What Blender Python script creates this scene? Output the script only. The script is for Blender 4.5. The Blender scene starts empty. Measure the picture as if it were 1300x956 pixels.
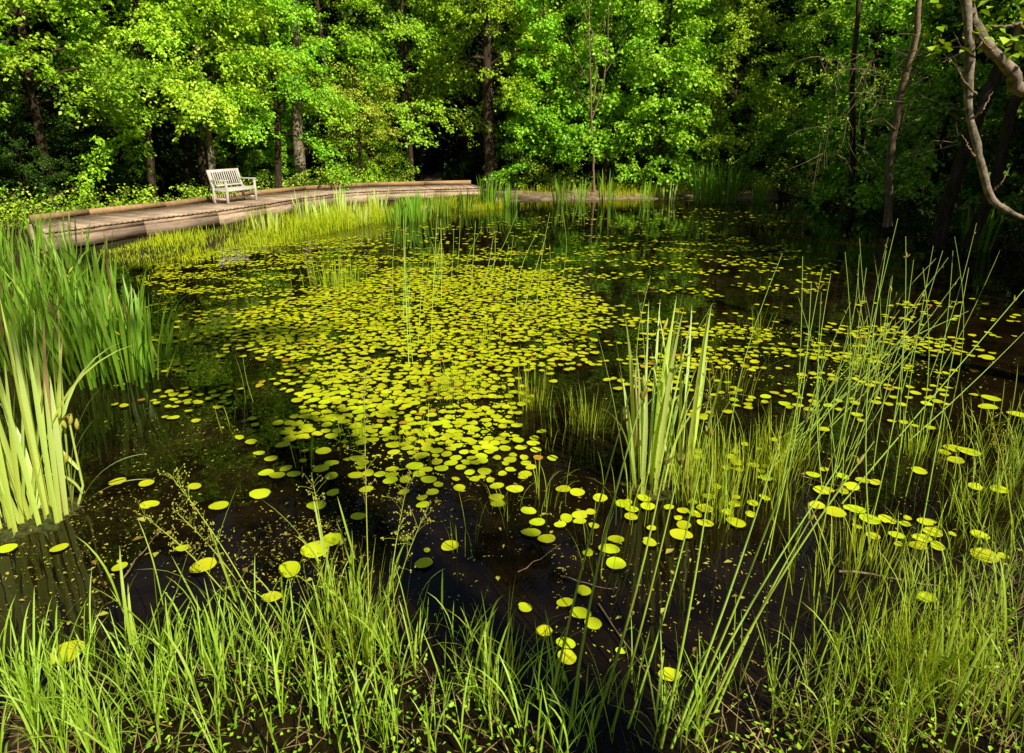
import bpy, math, random
import numpy as np
R = math.radians
rng = np.random.default_rng(7); random.seed(7)
sc = bpy.context.scene
col = sc.collection

# ------------------------------------------------------------------ camera
CAM_H, PITCH, FPX = 2.4, R(16.9), 867.0
cd = bpy.data.cameras.new('camera'); cam = bpy.data.objects.new('camera', cd); col.objects.link(cam)
cam.location = (0, 0, CAM_H); cam.rotation_euler = (R(90) - PITCH, 0, 0)
cd.sensor_fit = 'HORIZONTAL'; cd.sensor_width = 36; cd.lens = 24.0; cd.shift_y = -0.0342
cd.clip_start = 0.05; cd.clip_end = 1000
sc.camera = cam

def ray(px, py):
    x = (px - 650) / FPX; y = -(py - 433.5) / FPX
    return np.array((x, math.cos(PITCH) + y * math.sin(PITCH), -math.sin(PITCH) + y * math.cos(PITCH)))
def gp(px, py, z=0.0):
    """ground point seen at a photograph pixel"""
    r = ray(px, py); t = (z - CAM_H) / r[2]
    return np.array((r[0] * t, r[1] * t, z))
def rp(px, py, Y):
    r = ray(px, py); t = Y / r[1]
    return np.array((r[0] * t, Y, CAM_H + r[2] * t))
def inpoly(x, y, poly):
    c = False; n = len(poly); j = n - 1
    for i in range(n):
        xi, yi = poly[i]; xj, yj = poly[j]
        if (yi > y) != (yj > y) and x < (xj - xi) * (y - yi) / (yj - yi) + xi: c = not c
        j = i
    return c
def scatter(poly, n, z=0.0):
    """n points spread evenly over the ground inside an outline"""
    xs = [p[0] for p in poly]; ys = [p[1] for p in poly]
    wmax = gp(650, min(ys), z)[1] ** 3
    out = []
    while len(out) < n:
        px = random.uniform(min(xs), max(xs)); py = random.uniform(min(ys), max(ys))
        if not inpoly(px, py, poly): continue
        g = gp(px, py, z)
        if random.random() < g[1] ** 3 / wmax: out.append(g)
    return np.array(out)

# ------------------------------------------------------------------ mesh building
class MB:
    def __init__(s): s.V = []; s.L = []; s.S = []; s.T = []; s.n = 0
    def add(s, V, F, tint=0.5):
        V = np.asarray(V, dtype=np.float32).reshape(-1, 3); F = np.asarray(F, dtype=np.int64)
        s.V.append(V); s.L.append((F + s.n).ravel()); s.S.append(np.full(len(F), F.shape[1]))
        t = np.asarray(tint, dtype=np.float32)
        s.T.append(np.full(len(V), float(t), dtype=np.float32) if t.ndim == 0 else t)
        s.n += len(V); return s
    def box(s, c, size, rot=None, tint=0.5):
        sx, sy, sz = np.array(size) / 2.0
        v = np.array([(x, y, z) for x in (-sx, sx) for y in (-sy, sy) for z in (-sz, sz)])
        if rot is not None: v = v @ np.array(rot).T
        v = v + np.array(c)
        return s.add(v, [(0, 1, 3, 2), (4, 6, 7, 5), (0, 4, 5, 1), (2, 3, 7, 6), (0, 2, 6, 4), (1, 5, 7, 3)], tint)
    def tube(s, pts, rad, n=6, tint=0.5, cap=True):
        pts = np.asarray(pts, float); m = len(pts)
        rad = np.broadcast_to(np.asarray(rad, float), (m,))
        d = np.gradient(pts, axis=0); d /= np.linalg.norm(d, axis=1)[:, None] + 1e-9
        ref = np.array((0.13, 0.99, 0.05)) if abs(d[0][2]) > 0.6 else np.array((0, 0, 1.0))
        a = np.cross(d, ref); a /= np.linalg.norm(a, axis=1)[:, None] + 1e-9
        b = np.cross(d, a)
        th = np.arange(n) * 2 * math.pi / n
        V = pts[:, None] + rad[:, None, None] * (a[:, None] * np.cos(th)[None, :, None] + b[:, None] * np.sin(th)[None, :, None])
        i = np.arange(m - 1)[:, None] * n; k = np.arange(n)[None]; k2 = (k + 1) % n
        F = np.stack([i + k, i + k2, i + n + k2, i + n + k], -1).reshape(-1, 4)
        t = np.asarray(tint, float)
        if t.ndim == 1: t = np.repeat(t, n)
        s.add(V.reshape(-1, 3), F, t)
        return s
    def mesh(s, name):
        me = bpy.data.meshes.new(name)
        V = np.concatenate(s.V); L = np.concatenate(s.L).astype(np.int32); S = np.concatenate(s.S).astype(np.int32)
        me.vertices.add(len(V)); me.vertices.foreach_set('co', V.ravel())
        me.loops.add(len(L)); me.loops.foreach_set('vertex_index', L)
        me.polygons.add(len(S)); st = np.concatenate(([0], np.cumsum(S)[:-1])).astype(np.int32)
        me.polygons.foreach_set('loop_start', st); me.polygons.foreach_set('loop_total', S)
        me.update(calc_edges=True)
        a = me.attributes.new('tint', 'FLOAT', 'POINT'); a.data.foreach_set('value', np.concatenate(s.T))
        return me
    def build(s, name, mat, parent=None, smooth=False):
        me = s.mesh(name); me.materials.append(mat)
        if smooth: me.polygons.foreach_set('use_smooth', np.ones(len(me.polygons), bool))
        o = bpy.data.objects.new(name, me); col.objects.link(o)
        if parent: o.parent = parent
        return o

def blades(mb, base, az, length, width, lean, curl, seg=6, power=1.6, tint=None, fold=0.0, prof='grass', tilt_noise=0.25, bs=None):
    """ribbons that rise from base and arch over; every argument an array over the blades"""
    N = len(base); s = np.linspace(0, 1, seg + 1)
    f = lambda v: np.broadcast_to(np.asarray(v, float), (N,))
    az, length, width, lean, curl = map(f, (az, length, width, lean, curl))
    th = lean[:, None] + curl[:, None] * s[None] ** power
    ds = length / seg
    dx = np.sin(th[:, :-1]) * ds[:, None]; dz = np.cos(th[:, :-1]) * ds[:, None]
    X = np.concatenate([np.zeros((N, 1)), np.cumsum(dx, 1)], 1); Z = np.concatenate([np.zeros((N, 1)), np.cumsum(dz, 1)], 1)
    d = np.stack([np.cos(az), np.sin(az)], -1)
    P = np.zeros((N, seg + 1, 3)); P[..., :2] = X[..., None] * d[:, None]; P[..., 2] = Z
    P += np.asarray(base)[:, None]
    tw = az + math.pi / 2 + rng.normal(0, tilt_noise, N)
    tws = tw[:, None] + rng.normal(0, tilt_noise, N)[:, None] * s
    W = np.stack([np.cos(tws), np.sin(tws), np.zeros_like(tws)], -1)
    if prof == 'grass': w = (0.55 + 1.2 * s) * (1 - s) ** 0.75
    elif prof == 'sword': w = np.where(s < .55, 0.8 + 0.36 * s, 1.0) * np.clip((1 - s) / 0.42, 0, 1) ** 0.7
    else: w = 1 - 0.85 * s
    w = w[None, :] * width[:, None] / 2
    t = rng.uniform(0, 1, N) if tint is None else f(tint)
    if fold:
        Nn = np.stack([np.cos(tws + math.pi / 2), np.sin(tws + math.pi / 2), np.zeros_like(tws)], -1)
        C = P + Nn * (w * fold)[..., None]
        V = np.stack([P - W * w[..., None], C, P + W * w[..., None]], 2).reshape(-1, 3); k = 3
    else:
        V = np.stack([P - W * w[..., None], P + W * w[..., None]], 2).reshape(-1, 3); k = 2
    i = (np.arange(N)[:, None] * (seg + 1) + np.arange(seg)[None]).ravel() * k
    F = np.concatenate([np.stack([i + j, i + j + 1, i + k + j + 1, i + k + j], -1) for j in range(k - 1)])
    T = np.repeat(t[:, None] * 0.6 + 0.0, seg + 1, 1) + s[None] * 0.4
    mb.add(V, F, np.repeat(T.ravel(), k))

def leaves(mb, P, D, N, l, w, tint, lobed=False):
    """folded leaves at P along D with upper side N"""
    D = D / (np.linalg.norm(D, axis=1)[:, None] + 1e-9)
    S = np.cross(D, N); S /= np.linalg.norm(S, axis=1)[:, None] + 1e-9
    U = np.cross(S, D)
    l = np.asarray(l)[:, None]; w = np.asarray(w)[:, None]; n = len(P)
    if lobed:
        v = [P, P + D * l * .3 + S * w * .5 + U * w * .12, P + D * l * .55 + S * w * .36, P + D * l - U * l * .12,
             P + D * l * .55 - S * w * .36, P + D * l * .3 - S * w * .5 + U * w * .12]
        V = np.stack(v, 1).reshape(-1, 3); i = np.arange(n) * 6
        F = np.concatenate([np.stack([i, i + 1, i + 2, i + 3], -1), np.stack([i, i + 3, i + 4, i + 5], -1)])
        mb.add(V, F, np.repeat(tint, 6))
    else:
        v = [P, P + D * l * .42 + S * w * .5 + U * w * .13, P + D * l - U * l * .1, P + D * l * .42 - S * w * .5 + U * w * .13]
        V = np.stack(v, 1).reshape(-1, 3); i = np.arange(n) * 4
        F = np.concatenate([np.stack([i, i + 1, i + 2], -1), np.stack([i, i + 2, i + 3], -1)])
        mb.add(V, F, np.repeat(tint, 4))

def tag(o, label=None, cat=None, group=None, kind=None):
    if label: o['label'] = label
    if cat: o['category'] = cat
    if group: o['group'] = group
    if kind: o['kind'] = kind
    return o
def empty(name, loc, rz=0.0, scale=1.0):
    o = bpy.data.objects.new(name, None); col.objects.link(o)
    o.location = loc; o.rotation_euler = (0, 0, rz); o.scale = (scale,) * 3; o.empty_display_size = .1
    return o

# ------------------------------------------------------------------ materials
def new_mat(name):
    m = bpy.data.materials.new(name); m.use_nodes = True; nt = m.node_tree
    for n in list(nt.nodes): nt.nodes.remove(n)
    return m, nt, nt.nodes, nt.links
def leaf_mat(name, stops, trans=0.35, rough=0.5, spec=0.35, tcol=None, vary=0.12, noise=0.0, nscale=20):
    m, nt, N, L = new_mat(name)
    out = N.new('ShaderNodeOutputMaterial'); at = N.new('ShaderNodeAttribute'); at.attribute_name = 'tint'
    ramp = N.new('ShaderNodeValToRGB'); ramp.color_ramp.elements.remove(ramp.color_ramp.elements[0])
    for i, (p, c) in enumerate(stops):
        e = ramp.color_ramp.elements[0] if i == 0 else ramp.color_ramp.elements.new(p)
        e.position = p; e.color = (*c, 1)
    fac = at.outputs['Fac']
    if noise:
        tc = N.new('ShaderNodeTexCoord'); nz = N.new('ShaderNodeTexNoise'); nz.inputs['Scale'].default_value = nscale; nz.inputs['Detail'].default_value = 3
        L.new(tc.outputs['Object'], nz.inputs['Vector'])
        ma = N.new('ShaderNodeMath'); ma.operation = 'MULTIPLY_ADD'; ma.inputs[1].default_value = noise; L.new(nz.outputs['Fac'], ma.inputs[0])
        sb = N.new('ShaderNodeMath'); sb.operation = 'SUBTRACT'; sb.inputs[1].default_value = noise * .5; L.new(fac, sb.inputs[0]); L.new(sb.outputs[0], ma.inputs[2]); fac = ma.outputs[0]
    L.new(fac, ramp.inputs['Fac'])
    oi = N.new('ShaderNodeObjectInfo'); hs = N.new('ShaderNodeHueSaturation')
    mr = N.new('ShaderNodeMapRange'); mr.inputs['To Min'].default_value = 1 - vary; mr.inputs['To Max'].default_value = 1 + vary
    L.new(oi.outputs['Random'], mr.inputs['Value']); L.new(mr.outputs[0], hs.inputs['Value']); L.new(ramp.outputs['Color'], hs.inputs['Color'])
    mh = N.new('ShaderNodeMapRange'); mh.inputs['To Min'].default_value = 0.5 - vary * .09; mh.inputs['To Max'].default_value = 0.5 + vary * .09
    L.new(oi.outputs['Random'], mh.inputs['Value']); L.new(mh.outputs[0], hs.inputs['Hue'])
    pr = N.new('ShaderNodeBsdfPrincipled'); pr.inputs['Roughness'].default_value = rough; pr.inputs['Specular IOR Level'].default_value = spec
    L.new(hs.outputs['Color'], pr.inputs['Base Color'])
    tr = N.new('ShaderNodeBsdfTranslucent'); mx = N.new('ShaderNodeMixShader'); mx.inputs['Fac'].default_value = trans
    tm = N.new('ShaderNodeMix'); tm.data_type = 'RGBA'; tm.blend_type = 'MULTIPLY'; tm.inputs['Factor'].default_value = 1.0
    L.new(hs.outputs['Color'], tm.inputs['A']); tm.inputs['B'].default_value = (*(tcol or (1.3, 1.15, 0.4)), 1)
    L.new(tm.outputs['Result'], tr.inputs['Color'])
    L.new(pr.outputs[0], mx.inputs[1]); L.new(tr.outputs[0], mx.inputs[2]); L.new(mx.outputs[0], out.inputs['Surface'])
    return m
def solid_mat(name, c1, c2, scale=(8, 8, 8), rough=0.8, spec=0.2, bump=0.3, detail=6, contrast=(0.35, 0.65), tintmix=0.0):
    m, nt, N, L = new_mat(name)
    out = N.new('ShaderNodeOutputMaterial'); tc = N.new('ShaderNodeTexCoord'); mp = N.new('ShaderNodeMapping'); mp.inputs['Scale'].default_value = scale
    nz = N.new('ShaderNodeTexNoise'); nz.inputs['Scale'].default_value = 1; nz.inputs['Detail'].default_value = detail; nz.inputs['Roughness'].default_value = .65
    L.new(tc.outputs['Object'], mp.inputs['Vector']); L.new(mp.outputs[0], nz.inputs['Vector'])
    rmp = N.new('ShaderNodeValToRGB'); rmp.color_ramp.elements[0].position = contrast[0]; rmp.color_ramp.elements[0].color = (*c1, 1)
    rmp.color_ramp.elements[1].position = contrast[1]; rmp.color_ramp.elements[1].color = (*c2, 1)
    L.new(nz.outputs['Fac'], rmp.inputs['Fac']); c = rmp.outputs['Color']
    if tintmix:
        at = N.new('ShaderNodeAttribute'); at.attribute_name = 'tint'
        mr = N.new('ShaderNodeMapRange'); mr.inputs['To Min'].default_value = 1 - tintmix; mr.inputs['To Max'].default_value = 1 + tintmix
        L.new(at.outputs['Fac'], mr.inputs['Value']); hs = N.new('ShaderNodeHueSaturation'); L.new(c, hs.inputs['Color']); L.new(mr.outputs[0], hs.inputs['Value']); c = hs.outputs['Color']
    pr = N.new('ShaderNodeBsdfPrincipled'); pr.inputs['Roughness'].default_value = rough; pr.inputs['Specular IOR Level'].default_value = spec
    L.new(c, pr.inputs['Base Color'])
    bp = N.new('ShaderNodeBump'); bp.inputs['Strength'].default_value = bump; bp.inputs['Distance'].default_value = .02
    L.new(nz.outputs['Fac'], bp.inputs['Height']); L.new(bp.outputs[0], pr.inputs['Normal']); L.new(pr.outputs[0], out.inputs['Surface'])
    return m

M = {}
M['maple'] = leaf_mat('maple_leaves', [(0, (.09, .22, .006)), (.5, (.37, .74, .022)), (1, (.72, .92, .08))], trans=.18, rough=.42, spec=.4)
M['bright'] = leaf_mat('bright_leaves', [(0, (.17, .34, .008)), (.5, (.50, .81, .022)), (1, (.80, .93, .11))], trans=.18, rough=.45, spec=.35)
M['yellowish'] = leaf_mat('willow_leaves', [(0, (.24, .36, .02)), (.5, (.54, .66, .04)), (1, (.76, .82, .10))], trans=.18, rough=.45, spec=.35)
M['dim'] = leaf_mat('half_shade_painted_leaves', [(0, (.03, .08, .004)), (.5, (.11, .22, .008)), (1, (.28, .42, .02))], trans=.2, rough=.45, spec=.35)  # half shade put into the leaf colour, between dark and maple
M['dark'] = leaf_mat('shade_painted_leaves', [(0, (.015, .045, .003)), (.5, (.04, .10, .005)), (1, (.10, .20, .01))], trans=.22, rough=.5, spec=.3)  # woodland shade put into the leaf colour, a darkened copy of maple
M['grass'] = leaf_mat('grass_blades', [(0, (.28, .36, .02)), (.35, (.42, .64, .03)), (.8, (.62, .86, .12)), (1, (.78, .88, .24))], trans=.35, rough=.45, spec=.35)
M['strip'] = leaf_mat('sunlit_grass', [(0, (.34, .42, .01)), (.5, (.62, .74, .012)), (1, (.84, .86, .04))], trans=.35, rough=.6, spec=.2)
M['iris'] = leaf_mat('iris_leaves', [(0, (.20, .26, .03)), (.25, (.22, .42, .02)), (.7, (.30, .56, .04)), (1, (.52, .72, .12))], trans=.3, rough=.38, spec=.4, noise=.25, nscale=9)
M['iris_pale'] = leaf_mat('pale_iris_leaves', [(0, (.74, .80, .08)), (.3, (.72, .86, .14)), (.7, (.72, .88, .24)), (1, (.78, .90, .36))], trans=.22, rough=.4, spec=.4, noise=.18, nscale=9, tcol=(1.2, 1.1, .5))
M['rush'] = leaf_mat('rush_stems', [(0, (.30, .42, .03)), (.3, (.50, .68, .07)), (.7, (.56, .80, .13)), (1, (.70, .72, .18))], trans=.12, rough=.4, spec=.4)
M['sedge'] = leaf_mat('sedge_blades', [(0, (.32, .24, .03)), (.25, (.44, .54, .02)), (.7, (.62, .76, .05)), (1, (.76, .80, .14))], trans=.35, rough=.5, spec=.3)
M['pad'] = leaf_mat('pad_leaves', [(0, (.65, .36, .02)), (.06, (.62, .66, .012)), (.45, (.66, .78, .010)), (1, (.84, .86, .018))], trans=.0, rough=.42, spec=.35, vary=.14, noise=.5, nscale=2.6)
M['seed'] = leaf_mat('seed_heads', [(0, (.30, .18, .03)), (.5, (.50, .42, .05)), (1, (.62, .60, .12))], trans=.1, rough=.6)
M['straw'] = leaf_mat('straw_blades', [(0, (.16, .09, .03)), (.5, (.36, .24, .09)), (1, (.60, .46, .20))], trans=.15, rough=.7, spec=.15)
M['moss'] = solid_mat('mossy_roots', (.018, .016, .005), (.10, .12, .02), scale=(22, 22, 22), bump=.9, contrast=(.35, .65))
M['petal'] = leaf_mat('petals', [(0, (.75, .42, .01)), (1, (.85, .60, .02))], trans=.4, rough=.5)
M['bark'] = solid_mat('bark', (.030, .018, .010), (.10, .065, .038), scale=(9, 9, 2.2), bump=.8, contrast=(.38, .66))
M['bark_pale'] = solid_mat('pale_bark', (.07, .065, .022), (.40, .31, .21), scale=(14, 14, 14), bump=.6, contrast=(.36, .62))
M['twig'] = solid_mat('twig', (.16, .10, .05), (.40, .28, .16), scale=(20, 20, 20), bump=.3)
M['wood'] = solid_mat('weathered_boards', (.28, .19, .125), (.74, .53, .35), scale=(2.2, 2.2, 14), bump=.4, contrast=(.3, .7), tintmix=.28)
M['board'] = solid_mat('orange_boards', (.34, .20, .09), (.56, .36, .17), scale=(1.3, 9, 9), bump=.35, contrast=(.3, .7), tintmix=.2)
M['bench'] = solid_mat('bench_teak', (.60, .52, .40), (.90, .85, .74), scale=(12, 12, 5), bump=.2, contrast=(.3, .7), tintmix=.08)

def ground_mat():
    m, nt, N, L = new_mat('forest_floor')
    out = N.new('ShaderNodeOutputMaterial'); tc = N.new('ShaderNodeTexCoord')
    n1 = N.new('ShaderNodeTexNoise'); n1.inputs['Scale'].default_value = .7; n1.inputs['Detail'].default_value = 8
    n2 = N.new('ShaderNodeTexNoise'); n2.inputs['Scale'].default_value = 14; n2.inputs['Detail'].default_value = 8; n2.inputs['Roughness'].default_value = .75
    L.new(tc.outputs['Object'], n1.inputs[0]); L.new(tc.outputs['Object'], n2.inputs[0])
    r = N.new('ShaderNodeValToRGB'); r.color_ramp.elements[0].position = .38; r.color_ramp.elements[0].color = (.018, .012, .006, 1)
    r.color_ramp.elements[1].position = .68; r.color_ramp.elements[1].color = (.11, .072, .036, 1)
    L.new(n2.outputs['Fac'], r.inputs['Fac'])
    r2 = N.new('ShaderNodeValToRGB'); r2.color_ramp.elements[0].position = .5; r2.color_ramp.elements[1].position = .62
    L.new(n1.outputs['Fac'], r2.inputs['Fac'])
    mx = N.new('ShaderNodeMix'); mx.data_type = 'RGBA'; L.new(r2.outputs['Color'], mx.inputs['Factor']); L.new(r.outputs['Color'], mx.inputs['A']); mx.inputs['B'].default_value = (.035, .05, .010, 1)
    pr = N.new('ShaderNodeBsdfPrincipled'); pr.inputs['Roughness'].default_value = .95; pr.inputs['Specular IOR Level'].default_value = .1
    L.new(mx.outputs['Result'], pr.inputs['Base Color'])
    bp = N.new('ShaderNodeBump'); bp.inputs['Strength'].default_value = .7; bp.inputs['Distance'].default_value = .04; L.new(n2.outputs['Fac'], bp.inputs['Height']); L.new(bp.outputs[0], pr.inputs['Normal'])
    L.new(pr.outputs[0], out.inputs['Surface']); return m
M['ground'] = ground_mat()
M['dirt'] = solid_mat('bare_dirt', (.13, .085, .045), (.42, .29, .17), scale=(5, 5, 5), bump=.6, contrast=(.35, .62), detail=9)

def water_mat():
    m, nt, N, L = new_mat('pond_water')
    out = N.new('ShaderNodeOutputMaterial'); tc = N.new('ShaderNodeTexCoord')
    n0 = N.new('ShaderNodeTexNoise'); n0.inputs['Scale'].default_value = 1.6; n0.inputs['Detail'].default_value = 9; n0.inputs['Roughness'].default_value = .7
    L.new(tc.outputs['Object'], n0.inputs[0])
    r = N.new('ShaderNodeValToRGB'); r.color_ramp.elements[0].position = .42; r.color_ramp.elements[0].color = (.006, .0034, .001, 1)
    r.color_ramp.elements[1].position = .75; r.color_ramp.elements[1].color = (.026, .015, .005, 1)
    L.new(n0.outputs['Fac'], r.inputs['Fac'])
    n1 = N.new('ShaderNodeTexNoise'); n1.inputs['Scale'].default_value = 3.5; n1.inputs['Detail'].default_value = 2
    L.new(tc.outputs['Object'], n1.inputs[0])
    bp = N.new('ShaderNodeBump'); bp.inputs['Strength'].default_value = .05; bp.inputs['Distance'].default_value = .05; L.new(n1.outputs['Fac'], bp.inputs['Height'])
    pr = N.new('ShaderNodeBsdfPrincipled'); pr.inputs['Roughness'].default_value = .012; pr.inputs['IOR'].default_value = 1.33
    L.new(r.outputs['Color'], pr.inputs['Base Color']); L.new(bp.outputs[0], pr.inputs['Normal']); L.new(pr.outputs[0], out.inputs['Surface']); return m
M['water'] = water_mat()

# ------------------------------------------------------------------ light
SUN_AZ, SUN_EL = R(38), R(41)         # to the right of straight behind the camera
sv = np.array((math.sin(SUN_AZ) * math.cos(SUN_EL), -math.cos(SUN_AZ) * math.cos(SUN_EL), math.sin(SUN_EL)))
sl = bpy.data.lights.new('sun', 'SUN'); so = bpy.data.objects.new('sun', sl); col.objects.link(so)
sl.energy = 5.0; sl.angle = R(.5); sl.color = (1, .95, .84)
from mathutils import Vector
so.rotation_euler = Vector(sv).to_track_quat('Z', 'Y').to_euler(); so.location = (10, -12, 20)
w = bpy.data.worlds.new('World'); sc.world = w; w.use_nodes = True
wn = w.node_tree.nodes; wl = w.node_tree.links; bg = wn.get('Background') or wn.new('ShaderNodeBackground')
sky = wn.new('ShaderNodeTexSky'); sky.sky_type = 'NISHITA'; sky.sun_disc = False
sky.sun_elevation = SUN_EL; sky.sun_rotation = math.atan2(sv[0], sv[1])
wl.new(sky.outputs[0], bg.inputs[0]); bg.inputs[1].default_value = 0.055
sc.view_settings.view_transform = 'Standard'; sc.view_settings.look = 'None'; sc.view_settings.exposure = 0; sc.view_settings.gamma = 1
sc.render.engine = 'CYCLES'
sc.cycles.max_bounces = 6; sc.cycles.diffuse_bounces = 2; sc.cycles.glossy_bounces = 3; sc.cycles.transmission_bounces = 4
sc.cycles.caustics_reflective = False; sc.cycles.caustics_refractive = False
sc.cycles.sample_clamp_indirect = 4

# ------------------------------------------------------------------ ground, water, bank
SHORE = [(-2.9, 2.75), (-4.3, 3.6), (-5.0, 5.2), (-5.5, 7.5), (-7.0, 10.0), (-7.6, 12.5), (-6.6, 14.5), (-5.8, 16.8), (-5.0, 19.5), (-4.9, 22.0), (-3.0, 24.6),
         (-1.0, 25.6), (1.5, 26.3), (5, 26.8), (10.2, 26.7), (11.2, 22), (11.3, 18), (10.6, 13.5), (9.5, 10), (7.6, 7), (5.2, 4.8), (3.6, 3.0),
         (2.4, 2.2), (1.2, 1.85), (0, 1.8), (-1.2, 1.95)]
SP = np.array(SHORE, float)
def shore_sd(x, y):
    """distance to the shore line, negative inside the pond (arrays)"""
    A = SP; B = np.roll(SP, -1, 0); dmin = np.full(x.shape, 1e9); inside = np.zeros(x.shape, bool)
    for (ax, ay), (bx, by) in zip(A, B):
        ex, ey = bx - ax, by - ay
        t = np.clip(((x - ax) * ex + (y - ay) * ey) / (ex * ex + ey * ey), 0, 1)
        dmin = np.minimum(dmin, np.hypot(x - ax - t * ex, y - ay - t * ey))
        cond = ((ay > y) != (by > y))
        xi = (bx - ax) * (y - ay) / ((by - ay) if by != ay else 1e-9) + ax
        inside ^= cond & (x < xi)
    return np.where(inside, -dmin, dmin)
def ground_z(x, y):
    x = np.asarray(x, float); y = np.asarray(y, float); d = shore_sd(x, y)
    amp = np.where((x < -4.3) & (y > 9.5), .03, .22)
    z = np.where(d < 0, np.maximum(d * .45, -.6), amp * (1 - np.exp(-np.maximum(d, 0) / .9)) + .012 * np.maximum(d - 6, 0))
    nz = .05 * np.sin(x * 1.3 + y * .7) * np.sin(y * 1.1 - x * .4) + .03 * np.sin(x * 3.1 + 1) * np.sin(y * 2.7)
    return z + nz * np.clip(np.abs(d) / 1.2, .15, 1)
def axis(lo, hi, c0, c1, fine):
    mid = np.arange(c0, c1, fine); a = c0 - np.geomspace(fine, c0 - lo, 22)[::-1]; b = c1 + np.geomspace(fine, hi - c1, 22)
    return np.concatenate([a, mid, b])
gx = axis(-320, 320, -16, 16, .22); gy = axis(-320, 420, -3, 34, .22)
GX, GY = np.meshgrid(gx, gy); GZ = ground_z(GX, GY)
def grid_faces(ny, nx):
    i = np.arange(ny - 1)[:, None] * nx + np.arange(nx - 1)[None]
    return np.stack([i, i + 1, i + nx + 1, i + nx], -1).reshape(-1, 4)
mb = MB(); mb.add(np.stack([GX, GY, GZ], -1).reshape(-1, 3), grid_faces(*GX.shape))
tag(mb.build('ground', M['ground'], smooth=True), kind='structure')
c = SP.mean(0); ring = c + (SP - c) * 1.12
mb = MB(); mb.add(np.concatenate([[[*c, 0.0]], np.c_[ring, np.zeros(len(ring))]]), [(0, i + 1, (i + 1) % len(ring) + 1) for i in range(len(ring))])
o = mb.build('water', M['water']); tag(o, kind='structure')
# bare dirt along the far bank, and the path into the wood
mb = MB()
def sheet(edge_a, edge_b, n=60, m=10, lift=.012):
    a = np.array(edge_a, float); b = np.array(edge_b, float)
    def rs(e):
        t = np.linspace(0, len(e) - 1, n); i = np.minimum(t.astype(int), len(e) - 2); f = (t - i)[:, None]; return e[i] * (1 - f) + e[i + 1] * f
    A, B = rs(a), rs(b); s = np.linspace(0, 1, m)[:, None, None]
    P = A[None] * (1 - s) + B[None] * s
    P = P + np.stack([np.sin(P[..., 1] * 3) * .05, np.sin(P[..., 0] * 2.3) * .12], -1)
    z = ground_z(P[..., 0], P[..., 1]) + lift
    mb.add(np.concatenate([P, z[..., None]], -1).reshape(-1, 3), grid_faces(m, n))
sheet([(-.8, 25.3), (1.6, 26.1), (5, 26.6), (10.2, 26.5)], [(-.8, 28.2), (1.6, 28.2), (5, 28.3), (10.6, 28.2)])
tag(mb.build('dirt_bank', M['dirt'], smooth=True), kind='structure')
mb = MB(); sheet([(-3.8, 28.4), (-4.2, 32), (-5.0, 38), (-6, 44)], [(-.9, 28.4), (-1.8, 32), (-2.8, 38), (-4, 44)], lift=.02)
tag(mb.build('path', M['dirt'], smooth=True), kind='structure')

# ------------------------------------------------------------------ boardwalk
Zd = .45
front = np.array([(-9.75, 14.3), (-8.85, 16.6), (-7.9, 18.6), (-7.25, 20.5), (-6.75, 22.6), (-6.0, 24.3), (-4.6, 25.5), (-2.9, 26.2), (-1.15, 26.7)])
_t = np.gradient(front, axis=0); _t /= np.linalg.norm(_t, axis=1)[:, None]
back = front + np.c_[-_t[:, 1], _t[:, 0]] * 1.9; back[0] = (-11.2, 16.0); back[1] = (-10.65, 17.4)
bw = empty('boardwalk', (-8, 20, 0)); tag(bw, 'low weathered wooden boardwalk curving along the left and far bank under the bench', 'boardwalk')
def along(e, t):
    i = min(int(t), len(e) - 2); f = t - i; return e[i] * (1 - f) + e[i + 1] * f
def local(o, root):
    """keep world place of a mesh built in world coordinates under a root that only sits elsewhere"""
    o.matrix_parent_inverse = __import__('mathutils').Matrix.Translation(-root.location); return o
mb = MB(); T = 0.0
while T < len(front) - 1.02:
    i = min(int(T), len(front) - 2); step = .145 / np.linalg.norm(front[i + 1] - front[i])
    a0, a1 = along(front, T), along(front, min(T + step * .94, len(front) - 1)); b0, b1 = along(back, T), along(back, min(T + step * .94, len(front) - 1))
    z1 = Zd + random.uniform(-.004, .004); z0 = z1 - .04
    d = (a0 - b0) / np.linalg.norm(a0 - b0); j = random.uniform(-.006, .006); a0 = a0 + d * j; a1 = a1 + d * j
    v = [(*a0, z0), (*a1, z0), (*b1, z0), (*b0, z0), (*a0, z1), (*a1, z1), (*b1, z1), (*b0, z1)]
    mb.add(v, [(0, 3, 2, 1), (4, 5, 6, 7), (0, 1, 5, 4), (1, 2, 6, 5), (2, 3, 7, 6), (3, 0, 4, 7)], random.random()); T += step
local(mb.build('decking', M['wood'], bw), bw)
def run_board(name, edge, off, z0, z1, th, mat, gap=.008):
    for i in range(len(edge) - 1):
        a, b = edge[i], edge[i + 1]; d = (b - a) / np.linalg.norm(b - a); n = np.array((d[1], -d[0]))
        m = MB(); a2 = a + n * off + d * gap; b2 = b + n * off - d * gap
        v = [(*a2, z0), (*b2, z0), (*(b2 - n * th), z0), (*(a2 - n * th), z0), (*a2, z1), (*b2, z1), (*(b2 - n * th), z1), (*(a2 - n * th), z1)]
        m.add(v, [(0, 3, 2, 1), (4, 5, 6, 7), (0, 1, 5, 4), (1, 2, 6, 5), (2, 3, 7, 6), (3, 0, 4, 7)], random.random())
        local(m.build(name, mat, bw), bw)
run_board('upper_rim_board', front, -.03, Zd - .151, Zd - .042, .04, M['wood'])
run_board('lower_rim_board', front, .0, Zd - .41, Zd - .156, .045, M['wood'])
run_board('edge_board', back, .02, Zd + .003, Zd + .15, .05, M['board'])
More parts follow.
